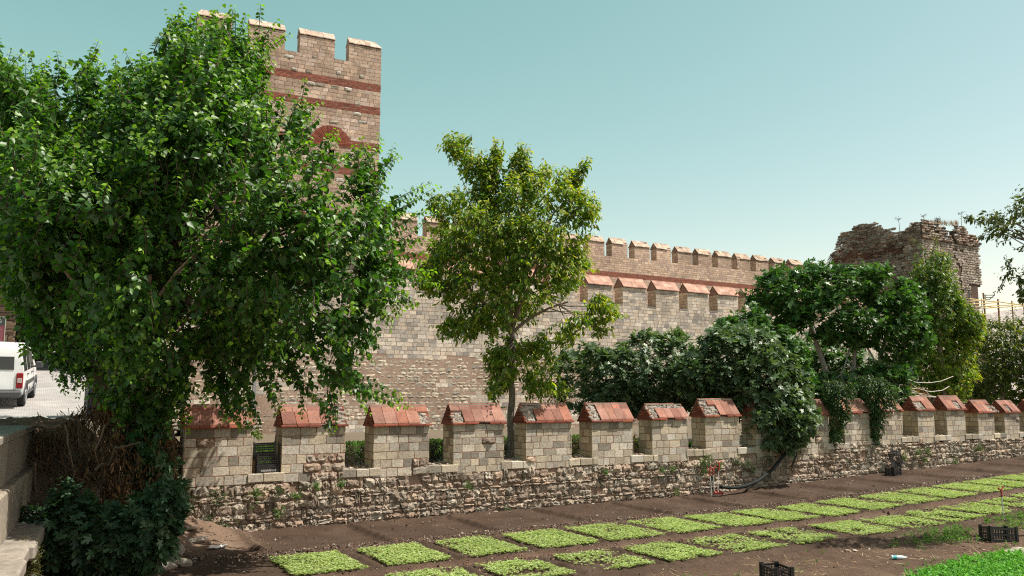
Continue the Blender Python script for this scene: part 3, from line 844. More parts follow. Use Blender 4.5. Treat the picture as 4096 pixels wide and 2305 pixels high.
# heap of rubble stones below the fig in the corner
def boulder(name, p, size, col, label, seed, group=None, cat='rock', squash=.7):
    r = np.random.default_rng(seed)
    bm = __import__('bmesh').new(); __import__('bmesh').ops.create_icosphere(bm, subdivisions=3, radius=1)
    V = np.array([v.co[:] for v in bm.verts]); F = np.array([[v.index for v in f.verts] for f in bm.faces]); bm.free()
    for _ in range(7):                                                 # planar cuts make it angular
        d = r.normal(size=3); d /= np.linalg.norm(d); k = r.uniform(.5, .8); e = V @ d
        V = V - np.outer(np.maximum(e - k, 0), d)
    V *= 1 + .08 * (r.random((len(V), 1)) - .5)
    a = r.uniform(0, 6.28); V[:, 2] *= squash; V[:, 0] *= r.uniform(.9, 1.4)
    Rm = np.array([[math.cos(a), -math.sin(a), 0], [math.sin(a), math.cos(a), 0], [0, 0, 1]])
    mb = MB(); mb.add(V @ Rm.T * size, F, col)
    o = mb.build(name, M['rubble']); o.location = p
    return tag(o, label, cat, group)

# ------------------------------------------------------------------ foliage
def leaf_T(kind):
    if kind == 'heart':
        T = np.array([[0, 0, .03], [-.07, .24, .06], [.14, .42, .05], [.5, .36, .03], [.8, .15, -.06], [1.02, 0, -.2], [.8, -.15, -.06], [.5, -.36, .03], [.14, -.42, .05], [-.07, -.24, .06], [.35, 0, -.07], [.72, 0, -.1]])
        F = [np.array([[0, 10, 2, 1], [10, 11, 3, 2], [11, 5, 4, 3], [0, 9, 8, 10], [10, 8, 7, 11], [11, 7, 6, 5]])]
        return T - np.array([0, 0, .02]), F
    if kind == 'oval':
        T = np.array([[0, 0, 0], [.3, .2, .05], [.68, .17, .02], [1, 0, -.13], [.68, -.17, .02], [.3, -.2, .05]])
        return T, [np.array([[0, 3, 2, 1], [0, 5, 4, 3]])]
    if kind == 'fig':
        P = [(0, 0)]
        for ang, r, w in ((-118, .42, 0), (-100, .5, 0), (-62, .28, 0), (-52, .62, 0), (-30, .7, 0), (-22, .36, 0), (-9, .82, 0), (6, 1.0, 0), (16, .8, 0), (26, .38, 0), (33, .7, 0), (52, .62, 0), (64, .28, 0), (100, .5, 0), (118, .42, 0)):
            P.append((r * math.cos(R(ang)) + .12, r * math.sin(R(ang))))
        T = np.array([(x, y, -.16 * (x * x + y * y) + .07 * abs(y)) for x, y in P]); T[0] = (0, 0, -.03)
        k = len(P)
        return T, [np.array([[0, i, i + 1] for i in range(1, k - 1)])]
    if kind == 'dry':
        T = np.array([[0, 0, 0], [.3, .12, .1], [.65, .13, -.02], [1, .0, .12], [.65, -.1, .1], [.3, -.13, -.04]])
        return T, [np.array([[0, 3, 2, 1], [0, 5, 4, 3]])]
    if kind == 'blade':
        return np.array([[0, .02, 0], [.6, .015, .03], [1, 0, -.08], [.6, -.015, .03], [0, -.02, 0]]), [np.array([[0, 4, 3, 1]]), np.array([[1, 3, 2]])]
    if kind == 'tiny':
        T = np.array([[0, 0, 0], [.5, .32, .12], [1, 0, 0], [.5, -.32, .12]])
        return T, [np.array([[0, 3, 2, 1]])]
LT_ = {k: leaf_T(k) for k in ('heart', 'oval', 'fig', 'dry', 'tiny', 'blade')}
def unit(v): return v / (np.linalg.norm(v, axis=-1, keepdims=True) + 1e-9)
def frames(t, n):
    t = unit(t); b = unit(np.cross(n, t)); n = np.cross(t, b)
    return np.stack([t, b, n], -1)

def in_poly(u, v, P):
    P = np.asarray(P, float); x0, y0 = P[:, 0], P[:, 1]; x1, y1 = np.roll(x0, -1), np.roll(y0, -1)
    ins = np.zeros(len(u), bool); dist = np.full(len(u), 1e9)
    for a, b, c, d in zip(x0, y0, x1, y1):
        cond = ((b > v) != (d > v))
        with np.errstate(divide='ignore', invalid='ignore'):
            ins ^= cond & (u < (c - a) * (v - b) / (d - b + 1e-12) + a)
        L2 = (c - a) ** 2 + (d - b) ** 2 + 1e-9
        t = np.clip(((u - a) * (c - a) + (v - b) * (d - b)) / L2, 0, 1)
        dist = np.minimum(dist, np.hypot(u - a - t * (c - a), v - b - t * (d - b)))
    return ins, dist

def fill_crown(poly, D, half, n, gap=0.0, gscale=1.1, seed=1, rpx=220, shell=.6, tilt=0.0):
    """points spread through a rounded volume whose outline is the given one"""
    r = np.random.default_rng(seed)
    P = np.asarray(poly, float); lo, hi = P.min(0), P.max(0)
    out = np.zeros((0, 3)); 
    while len(out) < n:
        u = r.uniform(lo[0], hi[0], n * 2); v = r.uniform(lo[1], hi[1], n * 2)
        ins, d = in_poly(u, v, P)
        u, v, d = u[ins], v[ins], d[ins]
        t = half * np.sqrt(np.clip(1 - (1 - np.minimum(d / rpx, 1)) ** 2, 0.02, 1))
        sgn = np.where(r.random(len(u)) < .62, -1, 1)
        off = sgn * t * r.random(len(u)) ** shell
        W = atD(u, v, D + off + tilt * (v - P[:, 1].mean()))
        if gap:
            k = (vnoise(W[:, 0] * gscale + W[:, 1] * .37 * gscale, W[:, 2] * gscale + W[:, 1] * .61 * gscale, seed + 5) * .65 + .35 * vnoise(W[:, 0] * 2.3 * gscale, W[:, 2] * 2.3 * gscale + W[:, 1] * gscale, seed + 9)) > gap
            W = W[k]
        out = np.concatenate([out, W])
    return out[:n]

def leafy(mb, P, kind, per, size, tw_len, pal, seed, center=None, up=.5, out=.7, droop=.5, tipcol=None, spread=.5, twigs=None, flat=.6, svar=.3, hang=0.0):
    """a sprig at every point P: leaves set alternately along a short twig"""
    r = np.random.default_rng(seed); n = len(P)
    c = P.mean(0) if center is None else np.asarray(center)
    ax = unit(unit(P - c) * out + np.array([0, 0, up]) + r.normal(0, .45, (n, 3)))
    L = tw_len * r.uniform(.6, 1.3, n)
    T, F = LT_[kind]
    side = unit(np.cross(ax, r.normal(0, 1, (n, 3)) + np.array([0, 0, 1.5])))
    for k in range(per):
        f = (k + r.random(n) * .8) / per
        sg = 1 if k % 2 else -1
        p = P + ax * ((f - .5) * L)[:, None] + side * (sg * size * .12) + np.array([0, 0, -1]) * (hang * f ** 2 * L)[:, None]
        t = unit(side * sg * spread + ax * .45 + np.array([0, 0, -droop]) + r.normal(0, .35, (n, 3)))
        nn = unit(np.array([0, 0, 1.0]) * flat + unit(P - c) * .4 + r.normal(0, .42, (n, 3)))
        s = size * (1 + svar * r.normal(0, 1, n)).clip(.45, 1.8) * (1.05 - .45 * f)
        col = np.array(pal)[r.integers(0, len(pal), n)] * r.uniform(.75, 1.25, (n, 1))
        if tipcol is not None:
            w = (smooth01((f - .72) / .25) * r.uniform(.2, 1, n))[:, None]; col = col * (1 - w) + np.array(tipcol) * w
        mb.inst(T, F, p, frames(t, nn), s, col)
    if twigs is not None:
        A = P - ax * (L * .6)[:, None]; B = P + ax * (L * .45)[:, None]
        w = .004 + .02 * size
        s1 = unit(np.cross(ax, np.array([0.2, 0.1, 1.0]))) * w; s2 = np.cross(ax, s1)
        V = np.stack([A + s1, A - .5 * s1 + .86 * s2, A - .5 * s1 - .86 * s2, B], 1)
        i = (np.arange(n) * 4)[:, None, None]
        twigs.add(V.reshape(-1, 3), (np.array([[0, 1, 3], [1, 2, 3], [2, 0, 3]])[None] + i).reshape(-1, 3), np.array([.09, .065, .045]))

def shoots(mb, tips, kind, D, size, pal, seed, tipcol=None, tw=None, step=.075, col_tw=(.10, .07, .05)):
    """long leafy shoots: (u0, v0, u1, v1) from base to tip in the photo, all at distance D"""
    r = np.random.default_rng(seed); T, F = LT_[kind]
    for (u0, v0, u1, v1, *dd) in tips:
        d = D + (dd[0] if dd else 0)
        A = atD(np.array([u0]), np.array([v0]), np.array([d + r.uniform(-.2, .3)]))[0]; B = atD(np.array([u1]), np.array([v1]), np.array([d + r.uniform(-.4, .4)]))[0]
        Ln = np.linalg.norm(B - A); m = max(5, int(Ln / step))
        bend = np.cross(B - A, r.normal(size=3)); bend = bend / (np.linalg.norm(bend) + 1e-9) * Ln * .07
        f = np.linspace(0, 1, m)[:, None]
        pts = A + (B - A) * f + bend * (4 * f * (1 - f)) 
        if tw is not None: tw.tube(pts[::max(1, m // 7)], np.linspace(.012, .004, len(pts[::max(1, m // 7)])), 4, col_tw)
        ax = unit(np.gradient(pts, axis=0))
        for rep in range(2):
            side = unit(np.cross(ax, np.array([0.3, 1, .2]) if rep == 0 else np.array([.2, .3, 1])))
            sg = np.where(np.arange(m) % 2 == rep, 1, -1)[:, None]
            t = unit(side * sg * .7 + ax * .25 + np.array([0, 0, -.45]) + r.normal(0, .28, (m, 3)))
            nn = unit(np.array([0, 0, .7]) + r.normal(0, .45, (m, 3)) + ax * .3)
            s = size * (1.1 - .55 * f[:, 0]) * r.uniform(.7, 1.25, m)
            col = np.array(pal)[r.integers(0, len(pal), m)] * r.uniform(.8, 1.25, (m, 1))
            if tipcol is not None:
                w = smooth01((f - .7) / .3); col = col * (1 - w) + np.array(tipcol) * w * r.uniform(.7, 1.2, (m, 1))
            mb.inst(T, F, pts + side * sg * size * .15, frames(t, nn), s, col)

def limbs(mb, fork, P, groups, seed, r0=.09, sub=7, col=(.17, .125, .09), tip_r=.012, sag=.0):
    """limbs from the fork out to the middle of each part of the crown, and thinner boughs on to its sprigs"""
    r = np.random.default_rng(seed)
    fork = np.asarray(fork, float)
    cen = P[r.choice(len(P), groups, replace=False)]
    for _ in range(4):
        a = np.argmin(((P[:, None] - cen[None]) ** 2).sum(-1), 1)
        cen = np.array([P[a == g].mean(0) if (a == g).any() else cen[g] for g in range(groups)])
    for g in range(groups):
        e = fork + (cen[g] - fork) * .85
        mid = (fork + e) / 2 + r.normal(0, .12, 3) * np.linalg.norm(e - fork) * .5 + np.array([0, 0, .08 * np.linalg.norm(e - fork)])
        f = np.linspace(0, 1, 8)[:, None]
        pts = (1 - f) ** 2 * fork + 2 * f * (1 - f) * mid + f ** 2 * e
        mb.tube(pts, np.linspace(r0, r0 * .4, 8), 7, col)
        Q = P[a == g]
        if len(Q) == 0: continue
        for q in Q[r.choice(len(Q), min(sub, len(Q)), replace=False)]:
            b = pts[r.integers(3, 8)]
            m2 = (b + q) / 2 + r.normal(0, .1, 3) * np.linalg.norm(q - b)
            p2 = (1 - f) ** 2 * b + 2 * f * (1 - f) * m2 + f ** 2 * q
            mb.tube(p2[::2], np.linspace(r0 * .35, tip_r, 4), 5, col)
def trunk(mb, pts, r0, r1, col=(.17, .125, .09), seed=0):
    pts = np.asarray(pts, float); r = np.random.default_rng(seed)
    t = np.linspace(0, 1, len(pts)); f = np.linspace(0, 1, 14)
    P = np.stack([np.interp(f, t, pts[:, i]) for i in range(3)], 1) + r.normal(0, r0 * .12, (14, 3))
    mb.tube(P, np.linspace(r0, r1, 14) * (1 + .5 * np.exp(-f * 14)), 10, col)

def PX(u, v, D): return atD(np.array([float(u)]), np.array([float(v)]), np.array([float(D)]))[0]
# ---- the big mulberry at the corner of the bridge
GM = [(.034, .095, .012), (.044, .118, .014), (.028, .078, .012), (.058, .14, .018), (.036, .09, .02)]
mul = thing('mulberry_tree', 'huge dark green mulberry tree with glossy heart shaped leaves in front of the tower', 'tree', (2.15, 22.3, 1.9))
MP = [(-160, 60), (-60, 120), (0, 190), (52, 290), (104, 262), (150, 335), (204, 255), (235, 345), (235, 440), (262, 540), (300, 400), (385, 225), (405, 290), (375, 400), (335, 500), (395, 470), (440, 330), (458, 260), (512, 280), (565, 235), (602, 260), (642, 145), (728, 50), (790, 75), (872, 60), (930, 70), (950, 120), (1000, 170), (1075, 150), (1040, 240), (1020, 320), (1060, 410), (1120, 440), (1200, 440), (1240, 500), (1320, 560), (1400, 640), (1490, 640), (1500, 720), (1600, 790), (1640, 850), (1620, 900), (1660, 960), (1600, 1040), (1680, 1080), (1600, 1150), (1560, 1260), (1480, 1330), (1300, 1400), (1130, 1420), (960, 1400), (800, 1400), (740, 1500), (700, 1640), (640, 1700), (540, 1700), (470, 1620), (400, 1560), (330, 1490), (235, 1450), (150, 1370), (70, 1230), (20, 1110), (-60, 1060), (-200, 1040)]
MH = [(800, 1340), (1500, 1280), (1490, 1440), (1440, 1560), (1330, 1600), (1240, 1560), (1090, 1560), (1010, 1620), (960, 1610), (900, 1540), (830, 1470)]
DM = 17.4
leaves, twg = MB(), MB()
MPc = np.mean(MP, 0); MPi = [(u - (85 if u > 1350 else (25 if u > 1150 else 0)), v + (38 if v < 760 else 0)) for u, v in MP]
Pm = np.concatenate([fill_crown(MPi, DM, 4.4, 3700, .57, .95, 3, 380, .45), fill_crown([(640 + (u - 640) * .86, 950 + (v - 950) * .86) for u, v in MPi], DM + .3, 1.6, 1050, .3, .8, 7, 380, .9)])
cen = atD(np.array([640.]), np.array([950.]), np.array([18.3]))[0]
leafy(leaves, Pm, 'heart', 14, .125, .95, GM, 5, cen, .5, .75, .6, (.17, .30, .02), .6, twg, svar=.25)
Ph = fill_crown(MH, 17.2, 1.0, 230, .38, 1.2, 4, 120, .8)
leafy(leaves, Ph, 'heart', 9, .12, .6, GM, 6, cen, -.5, .6, .8, (.1, .2, .02), .55, twg)
tips = [(700, 200, 731, 17), (760, 210, 790, 60), (840, 190, 877, 28), (905, 200, 932, 22), (900, 230, 993, 105), (930, 300, 1120, 83), (870, 300, 985, 60), (820, 250, 850, 40), (960, 340, 1040, 170), (900, 330, 1000, 230), (990, 380, 1080, 215), (640, 190, 690, 60), (330, 330, 394, 165), (290, 440, 385, 215), (535, 330, 565, 207), (440, 350, 458, 220), (130, 380, 204, 234), (80, 370, 102, 243), (-20, 330, 6, 171), (20, 340, 45, 240),
        (1000, 480, 1037, 336), (990, 470, 1060, 400), (1130, 560, 1224, 408), (1150, 560, 1190, 410), (1250, 680, 1346, 518), (1290, 650, 1330, 560), (1390, 760, 1520, 538), (1430, 780, 1581, 577), (1440, 820, 1500, 640), (1460, 900, 1727, 731), (1480, 860, 1640, 790), (1490, 950, 1725, 830), (1480, 1010, 1722, 952), (1440, 1030, 1741, 1084), (1440, 1060, 1690, 1050), (1430, 1150, 1664, 1211), (1450, 1180, 1600, 1260),
        (1330, 1400, 1490, 1590), (1290, 1480, 1610, 1590), (1310, 1560, 1335, 1670), (960, 1520, 1010, 1690), (880, 1460, 930, 1640), (900, 1500, 1005, 1640), (1150, 1460, 1260, 1600), (1040, 1440, 1130, 1610), (850, 1380, 860, 1560), (1250, 1400, 1400, 1560), (680, 1500, 740, 1660),
        (640, 260, 660, 150), (600, 330, 620, 230), (245, 330, 262, 250), (310, 380, 330, 280), (170, 400, 150, 330), (300, 1400, 240, 1520), (260, 1360, 330, 1530), (90, 1180, 30, 1140), (150, 1290, 120, 1380)]
tips2 = [(u0 + rng.uniform(-50, 50), v0 + rng.uniform(-20, 60), u1 + rng.uniform(-55, 45), v1 + rng.uniform(10, 75), rng.uniform(-1.2, 1.2)) for (u0, v0, u1, v1, *_) in tips for _k in range(3)]
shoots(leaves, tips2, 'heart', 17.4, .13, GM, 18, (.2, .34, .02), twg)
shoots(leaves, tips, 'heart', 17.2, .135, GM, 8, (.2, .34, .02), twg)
# leaf-bearing shoots on the sunny outside of the crown
rr = np.random.default_rng(77); extra = []
for _ in range(520):
    u = rr.uniform(0, 1600); v = rr.uniform(150, 1450)
    ok_, dd_ = in_poly(np.array([u]), np.array([v]), MP)
    if not ok_[0]: continue
    a = rr.normal(-1.2, .7) if v < 1100 else rr.normal(.9, .7); L = rr.uniform(70, 170)
    extra.append((u, v, u + L * math.cos(a) * .8, v + L * math.sin(a), -4.2 * math.sqrt(max(.02, 1 - (1 - min(dd_[0] / 380, 1)) ** 2)) + rr.uniform(0, .5)))
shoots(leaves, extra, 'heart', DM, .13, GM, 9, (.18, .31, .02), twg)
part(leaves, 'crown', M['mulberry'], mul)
tb = MB()
trunk(tb, [(2.2, 22.3, 1.3), (2.15, 22.2, 3.2), (2.3, 21.9, 4.9), (2.5, 21.7, 5.8)], .42, .3, (.13, .09, .065), 3)
trunk(tb, [(2.0, 22.2, 1.5), (1.5, 21.8, 3.4), (.9, 21.4, 5.4)], .26, .16, (.13, .09, .065), 4)
limbs(tb, (2.45, 21.7, 5.6), Pm[Pm[:, 0] > 1.2], 11, 5, .15, 16, (.14, .10, .07))
for (u0, v0, u1, v1, w) in ((860, 985, 1070, 965, .035), (930, 1090, 1060, 1130, .03), (880, 1060, 985, 1175, .02), (960, 1100, 1000, 1060, .015), (1000, 1110, 1010, 1060, .014), (780, 1320, 900, 1200, .03), (560, 1300, 600, 1100, .06), (640, 1180, 800, 1000, .04), (330, 1180, 200, 1010, .045), (200, 1010, 215, 930, .03), (1020, 1240, 1180, 1330, .025), (1180, 1180, 1290, 1100, .02)):
    a, b = PX(u0, v0, 15.4), PX(u1, v1, 15.2); m_ = (a + b) / 2 + rng.normal(0, .06, 3); tb.tube([a, m_, b], (w, w * .8, w * .55), 6, (.33, .24, .175))  # paler bark here: sunlight on these boughs put into their colour
limbs(tb, (.9, 21.4, 5.3), Pm[Pm[:, 0] <= 1.2], 6, 6, .11, 14, (.14, .10, .07))
part(tb, 'trunk', M['bark'], mul)
part(twg, 'twigs', M['bark'], mul)

def tree(name, label, cat, polys, kind, size, per, tw_len, pal, mat, base, fork, seed, tips=(), tipcol=None, tr=(.12, .08), groups=7, center=None, leafkw={}, bark=(.24, .19, .15), sub=8, Dsh=None, stems=None, group=None):
    """polys: (outline, distance, half depth, sprigs, gap, rpx)"""
    t = thing(name, label, cat, tuple(base), group=group)
    lv, tw, tb = MB(), MB(), MB(); PP = []
    for i, (poly, D, half, n, gap, rpx) in enumerate(polys):
        P = fill_crown(poly, D, half, n, gap, 1.3, seed + i * 3, rpx, .55); PP.append(P)
    PA = np.concatenate(PP)
    leafy(lv, PA, kind, per, size, tw_len, pal, seed + 50, center if center is not None else PA.mean(0), tipcol=tipcol, twigs=tw, **leafkw)
    if tips: shoots(lv, tips, kind, Dsh or polys[0][1], size, pal, seed + 60, tipcol, tw, size * .6)
    part(lv, 'crown', mat, t)
    for s in (stems or [(base, fork, tr)]):
        trunk(tb, [s[0], np.array(s[0]) * .5 + np.array(s[1]) * .5 + np.array([.05, 0, 0]), s[1]], s[2][0], s[2][1], bark, seed)
    fk = [np.array(s[1]) for s in (stems or [(base, fork, tr)])]
    near = np.argmin(np.stack([((PA - f) ** 2).sum(1) for f in fk]), 0)
    for i, f in enumerate(fk):
        Q = PA[near == i]
        if len(Q) > groups: limbs(tb, f, Q, max(3, groups // len(fk)), seed + i, (stems[i][2][1] if stems else tr[1]) * .75, sub, bark)
    part(tb, 'trunk', M['bark'], t)
    part(tw, 'twigs', M['bark'], t)
    return t

# ---- slender yellow green tree behind the merlons
GY = [(.13, .25, .024), (.18, .31, .028), (.09, .19, .02), (.07, .15, .02), (.30, .38, .04), (.16, .18, .04)]
T2 = [(1690, 1060), (1725, 1000), (1735, 880), (1715, 800), (1770, 760), (1830, 740), (1880, 760), (1950, 800), (2000, 770), (2030, 700), (2080, 690), (2130, 680), (2180, 660), (2240, 690), (2290, 730), (2330, 760), (2385, 800), (2400, 870), (2370, 930), (2340, 980), (2360, 1060), (2390, 1110), (2370, 1180), (2420, 1240), (2400, 1310), (2330, 1340), (2310, 1400), (2230, 1380), (2130, 1400), (2040, 1400), (1960, 1390), (1930, 1330), (1860, 1350), (1760, 1340), (1740, 1300), (1830, 1260), (1720, 1190), (1670, 1140)]
T2b = [(1777, 545), (1820, 540), (1862, 560), (1890, 610), (1925, 620), (1960, 680), (1990, 740), (1960, 800), (1900, 770), (1880, 700), (1830, 680), (1800, 640)]
T2c = [(1955, 690), (1950, 640), (2000, 560), (2022, 555), (2010, 610), (1990, 680), (1985, 740)]
T2d = [(2030, 740), (2056, 626), (2092, 585), (2112, 620), (2125, 700), (2130, 760)]
T2e = [(2250, 720), (2345, 642), (2358, 655), (2318, 700), (2290, 760)]
T2f = [(1960, 1360), (2150, 1370), (2220, 1400), (2210, 1480), (2270, 1540), (2225, 1590), (2130, 1590), (2080, 1540), (2010, 1560), (1985, 1640), (1955, 1610), (1950, 1470), (1945, 1420)]
T2g = [(2370, 1150), (2440, 1200), (2485, 1262), (2440, 1300), (2400, 1340), (2360, 1300)]
D2 = 26.6
tree('ash_tree', 'slender yellow green tree with a pale trunk rising between two merlons', 'tree',
     [(T2, D2, 1.8, 1600, .52, 170), (T2b, D2, .5, 150, .2, 60), (T2c, D2, .3, 45, 0, 40), (T2d, D2, .4, 80, 0, 50), (T2e, D2, .3, 40, 0, 40), (T2f, D2 - .3, 1.0, 190, .42, 110), (T2g, D2, .5, 60, 0, 60)],
     'oval', .185, 14, .6, GY, M['ash'], (13.42, 23.1, 1.4), (13.5, 23.1, 5.6), 101, (), (.42, .42, .05), (.13, .085), 10, None, dict(up=.25, out=.6, droop=.85, spread=.75, flat=.5, svar=.3), (.26, .21, .17), 9)

# ---- figs along the terrace
GF = [(.085, .135, .062), (.105, .155, .078), (.07, .115, .05), (.13, .175, .10)]
GF2 = [(.05, .12, .024), (.062, .145, .028), (.042, .10, .022), (.075, .155, .035)]
F1 = [(2200, 1500), (2240, 1420), (2330, 1370), (2420, 1400), (2500, 1370), (2560, 1330), (2640, 1345), (2700, 1322), (2760, 1350), (2800, 1420), (2830, 1500), (2800, 1640), (2600, 1660), (2300, 1650), (2220, 1600)]
tree('fig_bush', 'dark round fig bush behind the middle merlons right of the slender tree', 'fig bush', [(F1, 33, 1.8, 900, .36, 150)], 'fig', .26, 6, .42, GF, M['fig'], (20.8, 26.5, 1.4), (20.8, 26.5, 2.4), 201, (), None, (.1, .08), 6, None, dict(up=.5, out=.8, droop=.25, spread=.8, flat=.8, svar=.2), (.3, .27, .23))
F2 = [(2690, 1480), (2770, 1400), (2830, 1330), (2870, 1300), (2960, 1290), (3040, 1320), (3110, 1380), (3170, 1430), (3220, 1510), (3235, 1600), (3280, 1680), (3240, 1760), (3150, 1800), (3060, 1790), (3000, 1750), (2980, 1690), (2880, 1620), (2780, 1610), (2700, 1560)]
tree('fig_bush', 'pale silvery fig bush spilling over the wall top above the black hose', 'fig bush', [(F2, 31.2, 1.5, 1150, .33, 150), ([(3000, 1640), (3230, 1600), (3270, 1690), (3230, 1770), (3150, 1805), (3060, 1790), (2990, 1740)], 29.9, .5, 160, .3, 80)], 'fig', .27, 6, .42, GF, M['fig'], (24.0, 22.6, 1.4), (23.9, 22.5, 2.6), 221, (), None, (.12, .09), 6, None, dict(up=.5, out=.8, droop=.25, spread=.8, flat=.8, svar=.2), (.3, .27, .23))
F2b = [(2850, 1330), (2880, 1270), (2960, 1255), (3010, 1210), (3080, 1290), (3180, 1330), (3230, 1420), (3260, 1560), (3150, 1560), (3000, 1400)]
tree('fig_bush', 'greener fig bush half hidden behind the pale silvery one', 'fig bush', [(F2b, 36, 1.3, 420, .36, 120)], 'fig', .26, 6, .42, GF2, M['fig'], (27.6, 26.2, 1.4), (27.6, 26.2, 2.6), 231, (), None, (.1, .07), 5, None, dict(up=.5, out=.8, droop=.3, spread=.8, flat=.8, svar=.2), (.3, .27, .23))
F3 = [(2945, 1165), (3000, 1185), (3030, 1110), (3090, 1070), (3160, 1085), (3220, 1055), (3280, 1045), (3340, 1062), (3420, 1065), (3490, 1065), (3565, 1062), (3560, 1105), (3520, 1170), (3560, 1165), (3600, 1115), (3640, 1130), (3690, 1155), (3720, 1230), (3710, 1310), (3740, 1360), (3660, 1430), (3570, 1480), (3500, 1380), (3420, 1390), (3300, 1370), (3220, 1330), (3130, 1370), (3070, 1340), (3090, 1260), (2960, 1200)]
F3u = [(3160, 1500), (3250, 1470), (3360, 1520), (3450, 1480), (3560, 1450), (3640, 1490), (3640, 1600), (3560, 1640), (3420, 1620), (3280, 1640), (3200, 1620)]
D3 = 38.5
tree('fig_tree', 'spreading fig tree with bare grey trunks and a flat topped crown', 'tree', [(F3, D3, 1.9, 1150, .40, 130), (F3u, D3 - 1, 1.2, 380, .36, 100)], 'fig', .29, 6, .5, GF2, M['fig'], PX(3390, 1620, D3) * (1, 1, 0) + np.array([0, 0, 1.4]), PX(3280, 1340, D3), 241,
     [(3100, 1200, 2950, 1170), (3050, 1190, 3000, 1190), (3480, 1160, 3570, 1062), (3560, 1200, 3610, 1112)], None, (.16, .1), 8, None, dict(up=.4, out=.7, droop=.35, spread=.8, flat=.75, svar=.2), (.34, .30, .26), 8, None,
     [(PX(3385, 1620, D3) * (1, 1, 0) + np.array([0, 0, 1.4]), PX(3230, 1260, D3), (.15, .10)), (PX(3400, 1620, D3) * (1, 1, 0) + np.array([0, 0, 1.4]), PX(3420, 1330, D3), (.12, .08)), (PX(3430, 1620, D3 + .5) * (1, 1, 0) + np.array([0, 0, 1.4]), PX(3560, 1280, D3 + .5), (.12, .08))])
tree('fig_bush', 'dark leafy bush filling the shade between the grey fig trunks', 'fig bush', [([(3060, 1420), (3180, 1330), (3330, 1370), (3450, 1400), (3560, 1440), (3660, 1430), (3680, 1640), (3100, 1640)], 42, 1.2, 620, .22, 120)], 'fig', .3, 6, .5, GF2, M['fig'], PX(3350, 1640, 42) * (1, 1, 0) + np.array([0, 0, 1.4]), PX(3350, 1560, 42), 251, (), None, (.1, .07), 5, None, dict(up=.4, out=.8, droop=.3, spread=.8, flat=.8, svar=.2), (.3, .27, .23))
# ---- vine-clad tree before the ruin, and the trees closing the view at the right
GV = [(.065, .14, .02), (.09, .175, .024), (.05, .115, .018)]
V1 = [(3640, 1180), (3650, 1100), (3668, 1020), (3700, 1040), (3750, 1000), (3785, 1010), (3805, 1040), (3828, 1070), (3822, 1120), (3840, 1180), (3885, 1232), (3930, 1270), (3900, 1350), (3720, 1350), (3640, 1290)]
V1b = [(3640, 960), (3660, 945), (3690, 965), (3740, 925), (3745, 970), (3720, 1020), (3745, 1040), (3700, 1060), (3680, 1000), (3650, 985)]
tree('vine_covered_tree', 'tall leaning tree smothered in ivy before the ruined tower', 'tree', [(V1, 43, 1.3, 900, .3, 90)], 'oval', .2, 11, .5, GV, M['ash'], PX(3780, 1640, 43) * (1, 1, 0) + np.array([0, 0, 1.4]), PX(3740, 1150, 43), 261, [(3720, 1080, 3735, 930), (3715, 1040, 3690, 985), (3700, 1010, 3645, 955), (3730, 1010, 3745, 945)], (.26, .27, .03), (.16, .08), 6, None, dict(up=.1, out=.8, droop=.7, spread=.7, flat=.6))
V2 = [(3600, 1470), (3650, 1380), (3720, 1310), (3800, 1290), (3860, 1255), (3930, 1262), (3940, 1330), (3900, 1400), (3910, 1500), (3860, 1600), (3720, 1640), (3600, 1620)]
tree('ash_tree', 'yellow tipped leafy tree standing below the vine covered tree', 'tree', [(V2, 44, 1.6, 1100, .36, 110)], 'oval', .22, 11, .6, GY, M['ash'], PX(3790, 1640, 44) * (1, 1, 0) + np.array([0, 0, 1.4]), PX(3780, 1500, 44), 271, (), (.3, .27, .03), (.12, .08), 6, None, dict(up=.2, out=.7, droop=.7, spread=.75, flat=.55))
V3 = [(3880, 1480), (3900, 1330), (3960, 1275), (4030, 1280), (4090, 1270), (4160, 1240), (4260, 1280), (4280, 1660), (3880, 1650), (3850, 1580)]
tree('walnut_tree', 'dense dark green tree at the far right edge behind the wall', 'tree', [(V3, 47, 2.0, 1500, .36, 130)], 'oval', .24, 11, .6, [(.06, .10, .018), (.085, .13, .022), (.045, .08, .016), (.15, .18, .03)], M['ash'], PX(3990, 1640, 46) * (1, 1, 0) + np.array([0, 0, 1.4]), PX(4010, 1480, 46), 281, [(4020, 1300, 4035, 1215), (4030, 1310, 4060, 1225)], (.16, .17, .03), (.14, .1), 7, None, dict(up=.3, out=.7, droop=.6, spread=.75, flat=.6))
# ---- branch of a near tree reaching in from the right
RE = [(3868, 878), (3882, 863), (3926, 863), (3955, 852), (4000, 850), (4036, 822), (4058, 838), (4070, 770), (4096, 755), (4260, 740), (4300, 1250), (4150, 1230), (4085, 1200), (4072, 1172), (4060, 1120), (4040, 1090), (3995, 1165), (3990, 1150), (4019, 1100), (4012, 1040), (4020, 1010), (4060, 985), (4050, 960), (3980, 980), (3940, 965), (3905, 950), (3950, 928), (3930, 905), (3900, 890)]
tree('plum_tree', 'near tree reaching dark oval leaved branches in from the right edge', 'tree', [(RE, 19.5, .7, 240, .3, 80)], 'oval', .125, 11, .4, [(.04, .065, .014), (.055, .085, .016), (.075, .10, .02)], M['ash'], (23.6, 9.6, .1), (23.4, 9.7, 6.4), 291, [(4000, 880, 3872, 878), (4010, 900, 3930, 862), (4060, 880, 4038, 822), (4040, 960, 3985, 978), (4030, 940, 3908, 946), (4050, 1080, 3995, 1166), (4070, 1100, 4088, 1195)], (.12, .12, .02), (.14, .07), 5, None, dict(up=.1, out=.7, droop=.5, spread=.8, flat=.5), (.12, .09, .07), 8)

